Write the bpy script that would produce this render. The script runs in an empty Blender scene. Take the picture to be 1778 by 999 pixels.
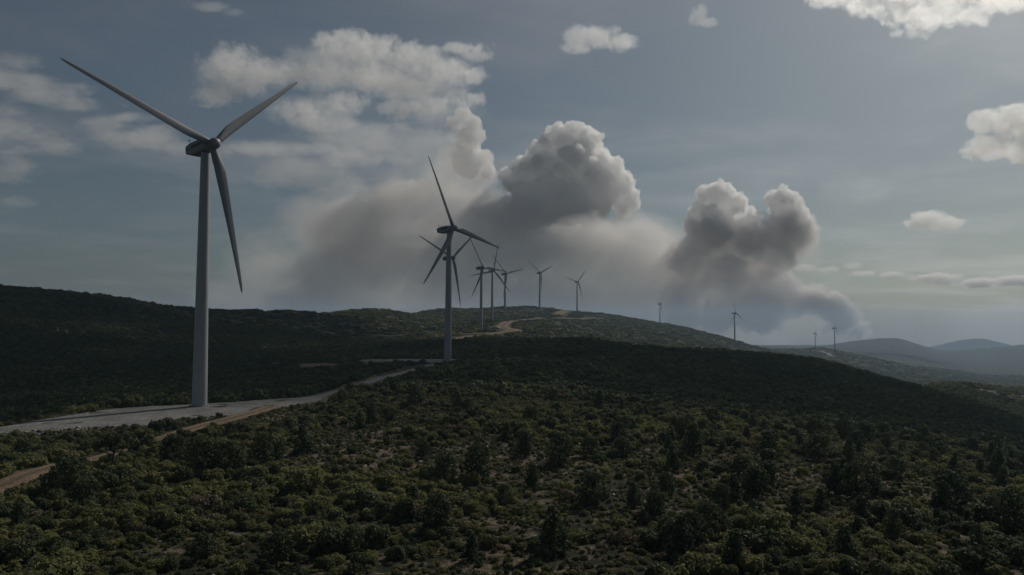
import bpy, bmesh, math, random
import numpy as np
from mathutils import Vector, Matrix, noise as mnoise

SC = bpy.context.scene
COL = SC.collection
rad = math.radians
rng = np.random.default_rng(11)
random.seed(11)

# ------------------------------------------------------------------ camera
FPX, PCX, PCY = 1395.0, 889.0, 499.5
PITCH = math.atan((565.0 - PCY) / FPX)
ROLL = 0.006
cam_d = bpy.data.cameras.new('camera')
cam_d.sensor_width = 36.0
cam_d.lens = 36.0 * FPX / 1778.0
cam_d.clip_start = 0.5
cam_d.clip_end = 60000.0
cam = bpy.data.objects.new('camera', cam_d)
COL.objects.link(cam)
RM = Matrix.Rotation(math.pi / 2 + PITCH, 3, 'X') @ Matrix.Rotation(ROLL, 3, 'Z')
cam.rotation_euler = RM.to_euler()
SC.camera = cam
RMN = np.array(RM)

# ------------------------------------------------------------------ sky and sun
SUN_EL, SUN_AZ = rad(38.0), rad(38.0)       # azimuth to the right of straight ahead
world = bpy.data.worlds.new('World')
SC.world = world
world.use_nodes = True
wn, wl = world.node_tree.nodes, world.node_tree.links
wn.clear()
w_out = wn.new('ShaderNodeOutputWorld')
w_bg = wn.new('ShaderNodeBackground')
w_sky = wn.new('ShaderNodeTexSky')
w_sky.sky_type = 'NISHITA'
w_sky.sun_disc = False
w_sky.sun_elevation = SUN_EL
w_sky.sun_rotation = SUN_AZ
w_sky.altitude = 500
w_sky.air_density = 1.0
w_sky.dust_density = 2.6
w_sky.ozone_density = 1.5
w_bg.inputs['Strength'].default_value = 0.06


def wnode(t, **kw):
    n = wn.new(t)
    for k, v in kw.items():
        setattr(n, k, v)
    return n


def wmath(op, a, b=None, clamp=False):
    n = wn.new('ShaderNodeMath')
    n.operation = op
    n.use_clamp = clamp
    for i, s in enumerate((a, b)):
        if s is None:
            continue
        if isinstance(s, (int, float)):
            n.inputs[i].default_value = s
        else:
            wl.new(s, n.inputs[i])
    return n.outputs[0]


# thin high cloud veil of the sky itself: a flat layer above the land, thinning out by fractal noise
w_tc = wn.new('ShaderNodeTexCoord')
w_sep = wn.new('ShaderNodeSeparateXYZ')
wl.new(w_tc.outputs['Generated'], w_sep.inputs[0])
zc = wmath('MAXIMUM', w_sep.outputs['Z'], 0.02)
lx = wmath('DIVIDE', w_sep.outputs['X'], wmath('ADD', zc, 0.10))
ly = wmath('DIVIDE', w_sep.outputs['Y'], wmath('ADD', zc, 0.10))
w_cmb = wn.new('ShaderNodeCombineXYZ')
wl.new(lx, w_cmb.inputs[0])
wl.new(ly, w_cmb.inputs[1])
w_map = wn.new('ShaderNodeMapping')
w_map.inputs['Rotation'].default_value = (0, 0, rad(-35))
w_map.inputs['Scale'].default_value = (0.9, 1.1, 1.0)
w_map.inputs['Location'].default_value = (3.1, 1.7, 0)
wl.new(w_cmb.outputs[0], w_map.inputs[0])
w_n1 = wn.new('ShaderNodeTexNoise')
w_n1.inputs['Scale'].default_value = 1.1
w_n1.inputs['Detail'].default_value = 9
w_n1.inputs['Roughness'].default_value = 0.56
w_n1.inputs['Distortion'].default_value = 0.35
wl.new(w_map.outputs[0], w_n1.inputs['Vector'])
w_mr = wn.new('ShaderNodeMapRange')
w_mr.interpolation_type = 'SMOOTHSTEP'
w_mr.inputs['From Min'].default_value = 0.40
w_mr.inputs['From Max'].default_value = 0.78
w_mr.inputs['To Max'].default_value = 0.55
wl.new(w_n1.outputs['Fac'], w_mr.inputs['Value'])
w_hsv = wn.new('ShaderNodeHueSaturation')
w_hsv.inputs['Saturation'].default_value = 0.72
w_hsv.inputs['Value'].default_value = 1.0
wl.new(w_sky.outputs[0], w_hsv.inputs['Color'])
w_veil = wn.new('ShaderNodeHueSaturation')
w_veil.inputs['Saturation'].default_value = 0.15
w_veil.inputs['Value'].default_value = 1.45
wl.new(w_sky.outputs[0], w_veil.inputs['Color'])
w_mix = wn.new('ShaderNodeMix')
w_mix.data_type = 'RGBA'
wl.new(w_mr.outputs[0], w_mix.inputs[0])
w_tint = wn.new('ShaderNodeMix')
w_tint.data_type = 'RGBA'
w_tint.blend_type = 'MULTIPLY'
w_tint.inputs[0].default_value = 1.0
w_tint.inputs[7].default_value = (0.88, 0.99, 1.01, 1)
wl.new(w_hsv.outputs[0], w_tint.inputs[6])
wl.new(w_tint.outputs[2], w_mix.inputs[6])
wl.new(w_veil.outputs[0], w_mix.inputs[7])
wl.new(w_mix.outputs[2], w_bg.inputs['Color'])
wl.new(w_bg.outputs[0], w_out.inputs['Surface'])

sun_d = bpy.data.lights.new('sun', 'SUN')
sun_d.energy = 5.0
sun_d.angle = rad(0.6)
sun_d.color = (1.0, 0.93, 0.82)
sun = bpy.data.objects.new('sun', sun_d)
COL.objects.link(sun)
sun_dir = Vector((math.sin(SUN_AZ) * math.cos(SUN_EL), math.cos(SUN_AZ) * math.cos(SUN_EL), math.sin(SUN_EL)))
sun.rotation_euler = sun_dir.to_track_quat('Z', 'Y').to_euler()

SC.view_settings.view_transform = 'Standard'
SC.view_settings.look = 'None'
SC.view_settings.gamma = 1.0
SC.view_settings.use_curve_mapping = False
SC.view_settings.exposure = -1.12
SC.render.engine = 'CYCLES'
SC.cycles.use_denoising = True
SC.cycles.max_bounces = 60
SC.cycles.volume_bounces = 40
SC.cycles.transparent_max_bounces = 12
SC.cycles.diffuse_bounces = 2
SC.cycles.volume_step_rate = 4.0
SC.cycles.volume_max_steps = 128


# ------------------------------------------------------------------ helpers
def at(px, py, d):
    """point of the place seen at a photo pixel, d metres ahead of the viewer"""
    v = RMN @ np.array([(px - PCX) / FPX, -(py - PCY) / FPX, -1.0])
    return v * (d / v[1])


def tag(o, label=None, cat=None, group=None, kind=None):
    if label:
        o['label'] = label
    if cat:
        o['category'] = cat
    if group:
        o['group'] = group
    if kind:
        o['kind'] = kind
    return o


def link(name, me, mat=None, parent=None):
    o = bpy.data.objects.new(name, me)
    COL.objects.link(o)
    if mat is not None and me is not None and not me.materials:
        me.materials.append(mat)
    if parent is not None:
        o.parent = parent
    return o


def empty(name, loc, rz=0.0):
    o = bpy.data.objects.new(name, None)
    COL.objects.link(o)
    o.location = loc
    o.rotation_euler = (0, 0, rz)
    o.empty_display_size = 1.0
    return o


def mesh_np(name, verts, faces, smooth=False):
    """faces: (n,3) or (n,4) int array"""
    me = bpy.data.meshes.new(name)
    verts = np.asarray(verts, dtype=np.float32)
    faces = np.asarray(faces, dtype=np.int32)
    n, k = faces.shape
    me.vertices.add(len(verts))
    me.vertices.foreach_set('co', verts.ravel())
    me.loops.add(n * k)
    me.loops.foreach_set('vertex_index', faces.ravel())
    me.polygons.add(n)
    me.polygons.foreach_set('loop_start', np.arange(0, n * k, k, dtype=np.int32))
    me.polygons.foreach_set('loop_total', np.full(n, k, dtype=np.int32))
    if smooth:
        me.polygons.foreach_set('use_smooth', np.ones(n, dtype=bool))
    me.update(calc_edges=True)
    me.validate()
    return me


class NT:
    """small node-tree builder"""
    def __init__(self, name):
        self.m = bpy.data.materials.new(name)
        self.m.use_nodes = True
        self.n, self.l = self.m.node_tree.nodes, self.m.node_tree.links
        self.n.clear()
        self.out = self.n.new('ShaderNodeOutputMaterial')

    def add(self, t, ins=None, **kw):
        x = self.n.new(t)
        for k, v in kw.items():
            setattr(x, k, v)
        for k, v in (ins or {}).items():
            if hasattr(v, 'is_output'):
                self.l.new(v, x.inputs[k])
            else:
                x.inputs[k].default_value = v
        return x

    def math(self, op, a, b=0.0, c=0.0, clamp=False):
        return self.add('ShaderNodeMath', {0: a, 1: b, 2: c}, operation=op, use_clamp=clamp).outputs[0]

    def noise(self, vec, scale, detail=4, rough=0.55, dist=0.0):
        return self.add('ShaderNodeTexNoise', {'Vector': vec, 'Scale': scale, 'Detail': detail, 'Roughness': rough, 'Distortion': dist}).outputs['Fac']

    def ramp(self, fac, stops):
        r = self.add('ShaderNodeValToRGB', {'Fac': fac})
        e = r.color_ramp.elements
        while len(e) < len(stops):
            e.new(0.5)
        for el, (p, c) in zip(e, stops):
            el.position = p
            el.color = (*c, 1.0)
        return r.outputs['Color']

    def remap(self, v, a, b, c=0.0, d=1.0, smooth=True):
        return self.add('ShaderNodeMapRange', {'Value': v, 'From Min': a, 'From Max': b, 'To Min': c, 'To Max': d},
                        interpolation_type='SMOOTHSTEP' if smooth else 'LINEAR').outputs[0]

    def mix(self, f, a, b):
        x = self.add('ShaderNodeMix', data_type='RGBA')
        for i, v in ((0, f), (6, a), (7, b)):
            if hasattr(v, 'is_output'):
                self.l.new(v, x.inputs[i])
            else:
                x.inputs[i].default_value = v if i == 0 else (*v, 1.0)
        return x.outputs[2]

    def bsdf(self, color, rough=0.8, normal=None, spec=0.3):
        b = self.add('ShaderNodeBsdfPrincipled', {'Base Color': color if hasattr(color, 'is_output') else (*color, 1.0), 'Roughness': rough, 'Specular IOR Level': spec})
        if normal is not None:
            self.l.new(normal, b.inputs['Normal'])
        return b.outputs[0]

    def surface(self, s):
        self.l.new(s, self.out.inputs['Surface'])
        return self.m

    def volume(self, s):
        self.l.new(s, self.out.inputs['Volume'])
        return self.m


# ------------------------------------------------------------------ terrain
def pchip(x, y, xi):
    x, y, xi = map(np.asarray, (x, y, xi))
    h = np.diff(x)
    dl = np.diff(y, axis=0) / (h[:, None] if y.ndim > 1 else h)
    hh = h[:, None] if y.ndim > 1 else h
    m = np.zeros_like(y, dtype=float)
    w1, w2 = 2 * hh[1:] + hh[:-1], hh[1:] + 2 * hh[:-1]
    same = dl[1:] * dl[:-1] > 0
    with np.errstate(divide='ignore', invalid='ignore'):
        mm = (w1 + w2) / (w1 / dl[:-1] + w2 / dl[1:])
    m[1:-1] = np.where(same, mm, 0.0)
    m[0], m[-1] = dl[0], dl[-1]
    k = np.clip(np.searchsorted(x, xi, side='right') - 1, 0, len(x) - 2)
    t = np.clip((xi - x[k]) / h[k], 0, 1)
    hk = h[k]
    if y.ndim > 1:
        t, hk = t[:, None], hk[:, None]
    return ((1 + 2 * t) * (1 - t) ** 2 * y[k] + t * (1 - t) ** 2 * hk * m[k] + t * t * (3 - 2 * t) * y[k + 1] + t * t * (t - 1) * hk * m[k + 1])


def smooth_noise(x, y, seed=0):
    """value noise, vectorised, about -1..1"""
    xi, yi = np.floor(x).astype(np.int64), np.floor(y).astype(np.int64)
    xf, yf = x - xi, y - yi
    u, v = xf * xf * xf * (xf * (xf * 6 - 15) + 10), yf * yf * yf * (yf * (yf * 6 - 15) + 10)

    def h(a, b):
        n = (a * 374761393 + b * 668265263 + seed * 974634533) & 0xFFFFFFFF
        n = ((n ^ (n >> 13)) * 1274126177) & 0xFFFFFFFF
        return ((n ^ (n >> 16)) & 0xFFFF) / 32767.5 - 1
    return ((h(xi, yi) * (1 - u) + h(xi + 1, yi) * u) * (1 - v) + (h(xi, yi + 1) * (1 - u) + h(xi + 1, yi + 1) * u) * v)


def fbm(x, y, octv=4, seed=0):
    s, a = 0.0, 1.0
    for i in range(octv):
        s = s + a * smooth_noise(x * 2 ** i + 17.3 * i, y * 2 ** i - 9.1 * i, seed + i)
        a *= 0.5
    return s


# slope of the land along bearings: (distance ahead, photo row the ground reaches there)
LAND = {
    -1100: [(60, 1040), (100, 875), (150, 770), (200, 720), (300, 650), (450, 560), (600, 480), (900, 470), (2000, 520), (4000, 560), (9500, 560)],
    -300: [(60, 1040), (100, 870), (120, 815), (150, 775), (185, 752), (205, 738), (240, 715), (300, 675), (400, 605), (550, 520), (680, 482), (950, 510), (1600, 590), (4000, 590), (9500, 604)],
    0: [(60, 1035), (100, 868), (120, 815), (150, 775), (180, 752), (198, 741), (225, 726), (300, 690), (400, 630), (550, 548), (700, 497), (950, 530), (1600, 600), (4000, 595), (9500, 604)],
    200: [(60, 1035), (100, 858), (125, 800), (155, 760), (180, 732), (197, 712), (225, 702), (300, 682), (400, 642), (550, 580), (750, 518), (1000, 550), (1600, 600), (4000, 595), (9500, 604)],
    352: [(60, 1035), (100, 850), (140, 770), (178, 724), (198, 708), (218, 701), (300, 682), (400, 652), (600, 585), (850, 538), (1150, 570), (1700, 605), (4000, 595), (9500, 604)],
    500: [(60, 1035), (100, 848), (150, 755), (190, 712), (220, 696), (300, 677), (400, 652), (600, 600), (950, 542), (1300, 570), (2000, 605), (4000, 592), (9500, 604)],
    640: [(60, 1035), (100, 845), (150, 745), (200, 697), (240, 673), (300, 653), (395, 632), (450, 626), (600, 606), (800, 576), (1150, 540), (1450, 570), (2200, 605), (4000, 592), (9500, 604)],
    775: [(60, 1035), (100, 842), (150, 737), (200, 690), (260, 658), (330, 639), (395, 627), (450, 622), (620, 597), (840, 578), (1010, 562), (1210, 552), (1400, 540), (1550, 538), (1900, 575), (2600, 605), (4000, 592), (9500, 604)],
    900: [(60, 1035), (100, 840), (150, 735), (200, 690), (260, 652), (330, 626), (400, 606), (470, 590), (560, 596), (700, 586), (840, 577), (1010, 563), (1300, 549), (1560, 538), (1900, 570), (2600, 605), (4000, 592), (9500, 604)],
    1000: [(60, 1030), (100, 840), (150, 737), (200, 697), (250, 663), (330, 627), (420, 600), (510, 587), (650, 598), (800, 593), (1000, 576), (1400, 554), (1720, 540), (2100, 570), (3000, 605), (4500, 590), (9500, 604)],
    1150: [(60, 1028), (100, 842), (150, 748), (190, 715), (230, 694), (300, 660), (400, 628), (500, 605), (560, 598), (700, 610), (1000, 602), (1400, 578), (1850, 562), (2250, 572), (2700, 605), (4000, 600), (9500, 604)],
    1275: [(60, 1028), (100, 846), (140, 768), (170, 738), (220, 714), (300, 682), (400, 645), (500, 616), (580, 604), (720, 622), (1000, 625), (1400, 608), (1850, 595), (2200, 612), (3000, 612), (4500, 600), (9500, 604)],
    1414: [(60, 1028), (100, 852), (140, 787), (170, 757), (220, 727), (300, 692), (400, 655), (500, 628), (590, 616), (740, 642), (1000, 648), (1500, 640), (2000, 622), (2400, 611), (2850, 609), (3300, 620), (4500, 606), (6000, 600), (9500, 604)],
    1480: [(60, 1028), (100, 855), (140, 793), (175, 764), (230, 735), (320, 700), (430, 665), (540, 640), (590, 632), (740, 660), (1000, 668), (1500, 655), (2000, 635), (2380, 620), (2800, 628), (3600, 615), (4600, 602), (5200, 594), (6500, 612), (9500, 604)],
    1550: [(60, 1028), (100, 860), (140, 802), (180, 772), (250, 738), (350, 702), (450, 672), (560, 652), (720, 682), (1000, 690), (1500, 668), (2000, 645), (2400, 632), (2800, 634), (3500, 617), (4500, 601), (5200, 586), (6500, 612), (9500, 604)],
    1640: [(60, 1028), (100, 866), (140, 810), (180, 780), (250, 748), (350, 716), (450, 692), (545, 677), (640, 668), (740, 664), (1000, 680), (1400, 674), (2000, 655), (2500, 645), (3000, 640), (4000, 626), (5000, 614), (5600, 610), (7000, 612), (9500, 604)],
    1700: [(60, 1028), (100, 871), (140, 817), (180, 788), (250, 757), (350, 727), (450, 705), (540, 693), (650, 681), (800, 670), (1000, 684), (1400, 678), (2000, 664), (2600, 655), (3300, 642), (4500, 622), (5500, 606), (7000, 612), (9500, 604)],
    1778: [(60, 1028), (100, 877), (140, 826), (180, 802), (250, 773), (350, 747), (450, 728), (540, 715), (650, 700), (760, 687), (920, 674), (1200, 690), (1600, 684), (2000, 671), (2600, 660), (3500, 640), (4500, 618), (5400, 599), (7000, 612), (9500, 604)],
    2100: [(60, 1028), (100, 885), (140, 845), (180, 825), (250, 800), (350, 780), (450, 765), (540, 752), (700, 725), (950, 690), (1200, 698), (1600, 686), (2000, 674), (2600, 662), (3500, 640), (4500, 615), (5300, 590), (7000, 612), (9500, 604)],
    2900: [(60, 1028), (100, 890), (140, 855), (180, 835), (250, 810), (350, 790), (450, 775), (540, 765), (720, 765), (1000, 722), (1400, 690), (2000, 675), (2600, 662), (3500, 640), (4500, 615), (5300, 590), (7000, 612), (9500, 604)],
}
D0, D1, ND = 9.0, 9600.0, 520
LD = np.linspace(math.log(D0), math.log(D1), ND)
DG = np.exp(LD)
for px in LAND:
    if px >= 900:
        LAND[px] = [(d, y + float(np.interp(px, [900, 1100, 1400, 1778], [3, 7, 11, 13])) * float(np.interp(d, [150, 300, 600, 800], [0, 1, 1, 0]))) for d, y in LAND[px]]
cols_px = sorted(LAND)
cols_u = np.array([(px - PCX) / FPX for px in cols_px])
prof = []
for px in cols_px:
    pts = LAND[px]
    dd = np.array([p[0] for p in pts], float)
    zz = np.array([at(px, p[1], p[0])[2] for p in pts])
    e = zz / dd
    lo = np.concatenate([[math.log(D0), math.log(40)], np.log(dd)])
    z60 = zz[0]
    ee = np.concatenate([[(z60 + 0.5) / D0, z60 / 40.0 * 1.0], e])
    prof.append(pchip(lo, ee, LD) * DG)
prof = np.array(prof)                                  # column, distance -> height
UG = np.concatenate([np.linspace(-1.55, -0.75, 60, endpoint=False), np.linspace(-0.75, 0.75, 470), np.linspace(0.75, 1.55, 61)[1:]])
ZG = pchip(cols_u, prof / DG[None, :], UG) * DG[None, :]
XG = UG[:, None] * DG[None, :]
YG = np.broadcast_to(DG[None, :], XG.shape)
# natural unevenness, growing with the size of the hill
amp = np.clip(DG / 900.0, 0.12, 2.5)[None, :] * np.clip((DG[None, :] - 150) / 400, 0.25, 1)
ZG = ZG + amp * (1.3 * fbm(XG / 90.0, YG / 90.0, 3, 3) + 0.35 * fbm(XG / 18.0, YG / 18.0, 3, 9))
far = np.clip((DG[None, :] - 1500) / 1500, 0, 1)
ZG = ZG + far * 5.0 * fbm(XG / 420.0, YG / 420.0, 5, 21)
# the far, faint mountain
ZG = ZG + 112.0 * np.exp(-(((XG - 5020) / 300.0) ** 2 + ((YG - 8700) / 500.0) ** 2) ** 1.15)


def grid_z(x, y):
    """height of the terrain sheet (bilinear in its own grid)"""
    x, y = np.asarray(x, float), np.asarray(y, float)
    y = np.clip(y, D0 * 1.001, D1 * 0.999)
    u = np.clip(x / y, UG[0], UG[-1] - 1e-6)
    j = np.clip(((np.log(y) - LD[0]) / (LD[1] - LD[0])), 0, ND - 1.001)
    j0 = np.floor(j).astype(int)
    i0 = np.clip(np.searchsorted(UG, u, side='right') - 1, 0, len(UG) - 2)
    t = (y - DG[j0]) / (DG[j0 + 1] - DG[j0])
    s = (u - UG[i0]) / (UG[i0 + 1] - UG[i0])
    return (ZG[i0, j0] * (1 - s) + ZG[i0 + 1, j0] * s) * (1 - t) + (ZG[i0, j0 + 1] * (1 - s) + ZG[i0 + 1, j0 + 1] * s) * t


def ground_at(px, py, dmin=30.0, dmax=9000.0):
    """first point of the ground along a line of sight"""
    v = RMN @ np.array([(px - PCX) / FPX, -(py - PCY) / FPX, -1.0])
    d = np.exp(np.linspace(math.log(dmin), math.log(dmax), 3000))
    p = v[None, :] * (d / v[1])[:, None]
    hit = np.nonzero(p[:, 2] <= grid_z(p[:, 0], p[:, 1]))[0]
    k = hit[0] if len(hit) else len(d) - 1
    return np.array([p[k, 0], p[k, 1], float(grid_z(p[k, 0], p[k, 1]))])


def flatten(poly, z, soft, zfun=None):
    """grade the ground to a level pad inside a polygon"""
    global ZG
    P = np.asarray(poly)[:, :2]
    dist = poly_dist(P, XG, YG)
    w = np.clip(1 - dist / soft, 0, 1)
    w = w * w * (3 - 2 * w)
    zt = z if zfun is None else zfun(XG, YG)
    ZG = ZG * (1 - w) + zt * w


def poly_dist(P, x, y):
    """0 inside polygon P, distance outside"""
    inside = np.zeros(x.shape, bool)
    dist = np.full(x.shape, 1e9)
    n = len(P)
    for i in range(n):
        (x0, y0), (x1, y1) = P[i], P[(i + 1) % n]
        c = ((y0 > y) != (y1 > y))
        with np.errstate(divide='ignore', invalid='ignore'):
            xx = (x1 - x0) * (y - y0) / (y1 - y0 + 1e-12) + x0
        inside ^= c & (x < xx)
        ex, ey = x1 - x0, y1 - y0
        t = np.clip(((x - x0) * ex + (y - y0) * ey) / (ex * ex + ey * ey + 1e-9), 0, 1)
        dist = np.minimum(dist, np.hypot(x - x0 - t * ex, y - y0 - t * ey))
    return np.where(inside, 0.0, dist)


def line_dist(L, x, y):
    dist = np.full(np.shape(x), 1e9)
    for (x0, y0), (x1, y1) in zip(L[:-1], L[1:]):
        ex, ey = x1 - x0, y1 - y0
        t = np.clip(((x - x0) * ex + (y - y0) * ey) / (ex * ex + ey * ey + 1e-9), 0, 1)
        dist = np.minimum(dist, np.hypot(x - x0 - t * ex, y - y0 - t * ey))
    return dist


# turbines: hub pixel, distance, yaw (deg, 0 = facing the viewer, + = to the right), blade azimuth (deg)
TURB = [
    ((369, 251), 198, 53, 39.7), ((787.5, 397), 395, 53, 109.5), ((786.5, 447.8), 620, 51, 36.5), ((839.5, 465), 840, 48, 116.5),
    ((857.4, 470.3), 1010, 40, 72), ((879.5, 475.5), 1200, 45, 13.5), ((939.2, 473.8), 1470, 42, 24), ((1003.6, 489.2), 1700, 35, 45),
    ((1147.5, 528), 2300, 57, 38.5), ((1277.5, 544), 1850, 47, 95), ((1416.8, 579.4), 2850, 58, 77), ((1451.0, 569.9), 2350, 56, 76),
]
HUB_H, OVER, TILT = 65.0, 3.0, rad(8.0)
turb_base = []
for hp, d, yaw, az in TURB:
    h = at(hp[0], hp[1], d)
    a = np.array([math.sin(rad(yaw)), -math.cos(rad(yaw)), 0])
    b = h - a * OVER
    b[2] = h[2] - HUB_H
    turb_base.append(b)
    # the graded spot the tower stands on
    dz = b[2] - float(grid_z(b[0], b[1]))
    r = 14 + 0.045 * d
    ZG = ZG + dz * np.exp(-(((XG - b[0]) ** 2 + (YG - b[1]) ** 2) / (2 * r * r)))

# the pad of the first turbine, cut level into the slope
b0 = turb_base[0]
pad1_plane = lambda x, y: b0[2] + 0.012 * (x - b0[0]) + 0.006 * (y - b0[1])


def on_pad(px, py):
    """where a line of sight meets the level of the first pad"""
    v = RMN @ np.array([(px - PCX) / FPX, -(py - PCY) / FPX, -1.0])
    k = (b0[2] - 0.012 * b0[0] - 0.006 * b0[1]) / (v[2] - 0.012 * v[0] - 0.006 * v[1])
    return (v * k)[:2]


PAD1 = np.array([on_pad(x, y) for x, y in [(-160, 757), (-60, 754), (0, 751), (95, 744), (250, 737), (345, 727), (440, 714), (500, 704), (540, 697), (556, 690), (500, 692), (430, 697), (352, 702), (270, 706), (205, 710), (110, 723), (0, 742), (-160, 752)]])
flatten(PAD1, 0, 7.0, pad1_plane)
b1 = turb_base[1]
PAD2 = np.array([(b1[0] + x, b1[1] + y) for x, y in [(-40, -14), (-18, -20), (4, -16), (16, -9), (15, 4), (4, 12), (-20, 14), (-42, 4)]])
flatten(PAD2, b1[2], 9.0)

nu, nd = len(UG), ND
V = np.stack([XG, YG, ZG], -1).reshape(-1, 3)
ii, jj = np.meshgrid(np.arange(nu - 1), np.arange(nd - 1), indexing='ij')
q = (ii * nd + jj).ravel()
Fq = np.stack([q, q + nd, q + nd + 1, q + 1], -1)

# --- ground material: scrub cover, stony reddish soil, limestone
t = NT('ground_soil')
pos = t.add('ShaderNodeNewGeometry').outputs['Position']
n1 = t.noise(pos, 0.03, 6, 0.6)
n2 = t.noise(pos, 0.35, 5, 0.65)
n3 = t.noise(pos, 3.0, 4, 0.6)
soil = t.ramp(n3, [(0.3, (0.12, 0.086, 0.058)), (0.55, (0.23, 0.18, 0.13)), (0.75, (0.38, 0.345, 0.30))])
scrub = t.ramp(t.noise(pos, 0.12, 7, 0.75), [(0.3, (0.018, 0.026, 0.013)), (0.5, (0.030, 0.039, 0.019)), (0.72, (0.058, 0.060, 0.033))])
fac = t.remap(t.math('ADD', t.math('MULTIPLY', n1, 0.5), t.math('MULTIPLY', n2, 0.6)), 0.52, 0.64)
ysep = t.add('ShaderNodeSeparateXYZ', {0: pos}).outputs['Y']
fac = t.math('MULTIPLY', fac, t.remap(ysep, 700, 1400, 1.0, 0.35))
wood = t.ramp(t.noise(pos, 0.02, 8, 0.75), [(0.35, (0.012, 0.018, 0.011)), (0.6, (0.026, 0.034, 0.020)), (0.75, (0.045, 0.050, 0.030))])  # cloud shadow over the far hills, put into a dark woodland colour
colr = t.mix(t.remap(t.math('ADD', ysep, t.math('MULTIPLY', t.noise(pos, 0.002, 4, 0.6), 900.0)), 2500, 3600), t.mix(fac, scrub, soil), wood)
bmp = t.add('ShaderNodeBump', {'Height': t.math('ADD', t.noise(pos, 0.25, 8, 0.75), t.math('MULTIPLY', n3, 0.15)), 'Strength': 0.9, 'Distance': 3.0}).outputs[0]
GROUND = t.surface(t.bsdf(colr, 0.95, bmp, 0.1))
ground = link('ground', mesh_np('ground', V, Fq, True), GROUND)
tag(ground, kind='structure')

# --- gravel, dirt
def gravel_mat(name, stops, sc, weeds=0.0):
    t = NT(name)
    pos = t.add('ShaderNodeNewGeometry').outputs['Position']
    a = t.noise(pos, sc, 6, 0.7)
    b = t.noise(pos, sc * 0.12, 4, 0.6)
    c = t.ramp(t.math('ADD', t.math('MULTIPLY', a, 0.6), t.math('MULTIPLY', b, 0.4)), stops)
    ac = t.add('ShaderNodeAttribute', attribute_name='across').outputs['Fac']
    rut = t.remap(t.math('ABSOLUTE', t.math('SUBTRACT', ac, 0.5)), 0.12, 0.42)
    weed = t.math('MULTIPLY', t.remap(t.math('ADD', t.noise(pos, 0.8, 5, 0.7), t.math('MULTIPLY', rut, weeds)), 0.55, 0.72), 0.8)
    c = t.mix(weed, c, (0.075, 0.068, 0.038))
    bm = t.add('ShaderNodeBump', {'Height': t.math('ADD', a, b), 'Strength': 0.9, 'Distance': 0.5}).outputs[0]
    return t.surface(t.bsdf(c, 0.95, bm, 0.1))


GRAVEL = gravel_mat('pale_gravel', [(0.35, (0.10, 0.097, 0.093)), (0.5, (0.185, 0.18, 0.175)), (0.65, (0.30, 0.295, 0.29))], 1.3)
DIRT = gravel_mat('reddish_dirt', [(0.35, (0.12, 0.078, 0.05)), (0.5, (0.19, 0.135, 0.095)), (0.65, (0.27, 0.21, 0.16))], 0.8, 0.22)


def drape_strip(name, line, widths, mat, lift=0.06, step=None, kind='structure'):
    """a road laid on the ground along a centre line"""
    L = np.asarray(line, float)[:, :2]
    seg = np.hypot(*np.diff(L, axis=0).T)
    s = np.concatenate([[0], np.cumsum(seg)])
    n = max(8, int(s[-1] / (step or 2.0)))
    si = np.linspace(0, s[-1], n)
    c = pchip(s, L, si)
    w = np.interp(si, s, widths)
    tg = np.gradient(c, axis=0)
    tg /= np.maximum(np.hypot(*tg.T), 1e-6)[:, None]
    nr = np.stack([-tg[:, 1], tg[:, 0]], -1)
    m = 9
    verts = []
    for k in range(m):
        f = k / (m - 1) - 0.5
        jag = 0.12 * fbm(si / 4.0 + 31 * (k > m // 2), np.zeros_like(si) + 3.7, 3, 5) if k in (0, m - 1) else 0
        p = c + nr * ((f + jag * np.sign(f)) * w)[:, None]
        verts.append(np.column_stack([p, grid_z(p[:, 0], p[:, 1]) + (lift if 0 < k < m - 1 else lift - 0.25)]))
    verts = np.array(verts)
    idx = np.arange(m * n).reshape(m, n)
    f = np.stack([idx[:-1, :-1], idx[:-1, 1:], idx[1:, 1:], idx[1:, :-1]], -1).reshape(-1, 4)[:, ::-1]
    me = mesh_np(name, verts.reshape(-1, 3), f, True)
    at_ = me.attributes.new('across', 'FLOAT', 'POINT')
    at_.data.foreach_set('value', np.repeat(np.abs(np.linspace(-1, 1, m)), n).astype(np.float32))
    o = link(name, me, mat)
    tag(o, kind=kind)
    return c, w


def drape_poly(name, poly, mat, lift=0.06, cell=1.0, edge=1.6):
    P = np.asarray(poly)
    lo, hi = P.min(0) - 3, P.max(0) + 3
    gx, gy = np.arange(lo[0], hi[0], cell), np.arange(lo[1], hi[1], cell)
    X, Y = np.meshgrid(gx, gy, indexing='ij')
    d = poly_dist(P, X, Y) + edge * 1.1 * fbm(X / 6.0, Y / 6.0, 4, 44)
    Z = grid_z(X, Y) + np.where(d <= edge, lift, -0.4)
    idx = np.arange(X.size).reshape(X.shape)
    cmin = np.minimum.reduce([d[:-1, :-1], d[1:, :-1], d[1:, 1:], d[:-1, 1:]])
    k = cmin <= edge
    f = np.stack([idx[:-1, :-1], idx[1:, :-1], idx[1:, 1:], idx[:-1, 1:]], -1)[k]
    used, inv = np.unique(f, return_inverse=True)
    v = np.stack([X, Y, Z], -1).reshape(-1, 3)[used]
    return tag(link(name, mesh_np(name, v, inv.reshape(-1, 4), True), mat), kind='structure')


drape_poly('gravel_pad', PAD1, GRAVEL, 0.07)
drape_poly('gravel_pad', PAD2, GRAVEL, 0.09)
ROADS = []


def road(name, pix, widths, mat, lift=0.10, step=None):
    L = [ground_at(x, y)[:2] for x, y in pix]
    c, w = drape_strip(name, L, widths, mat, lift, step)
    ROADS.append((c[::max(1, len(c) // 60)], float(np.max(w)) / 2))


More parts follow.
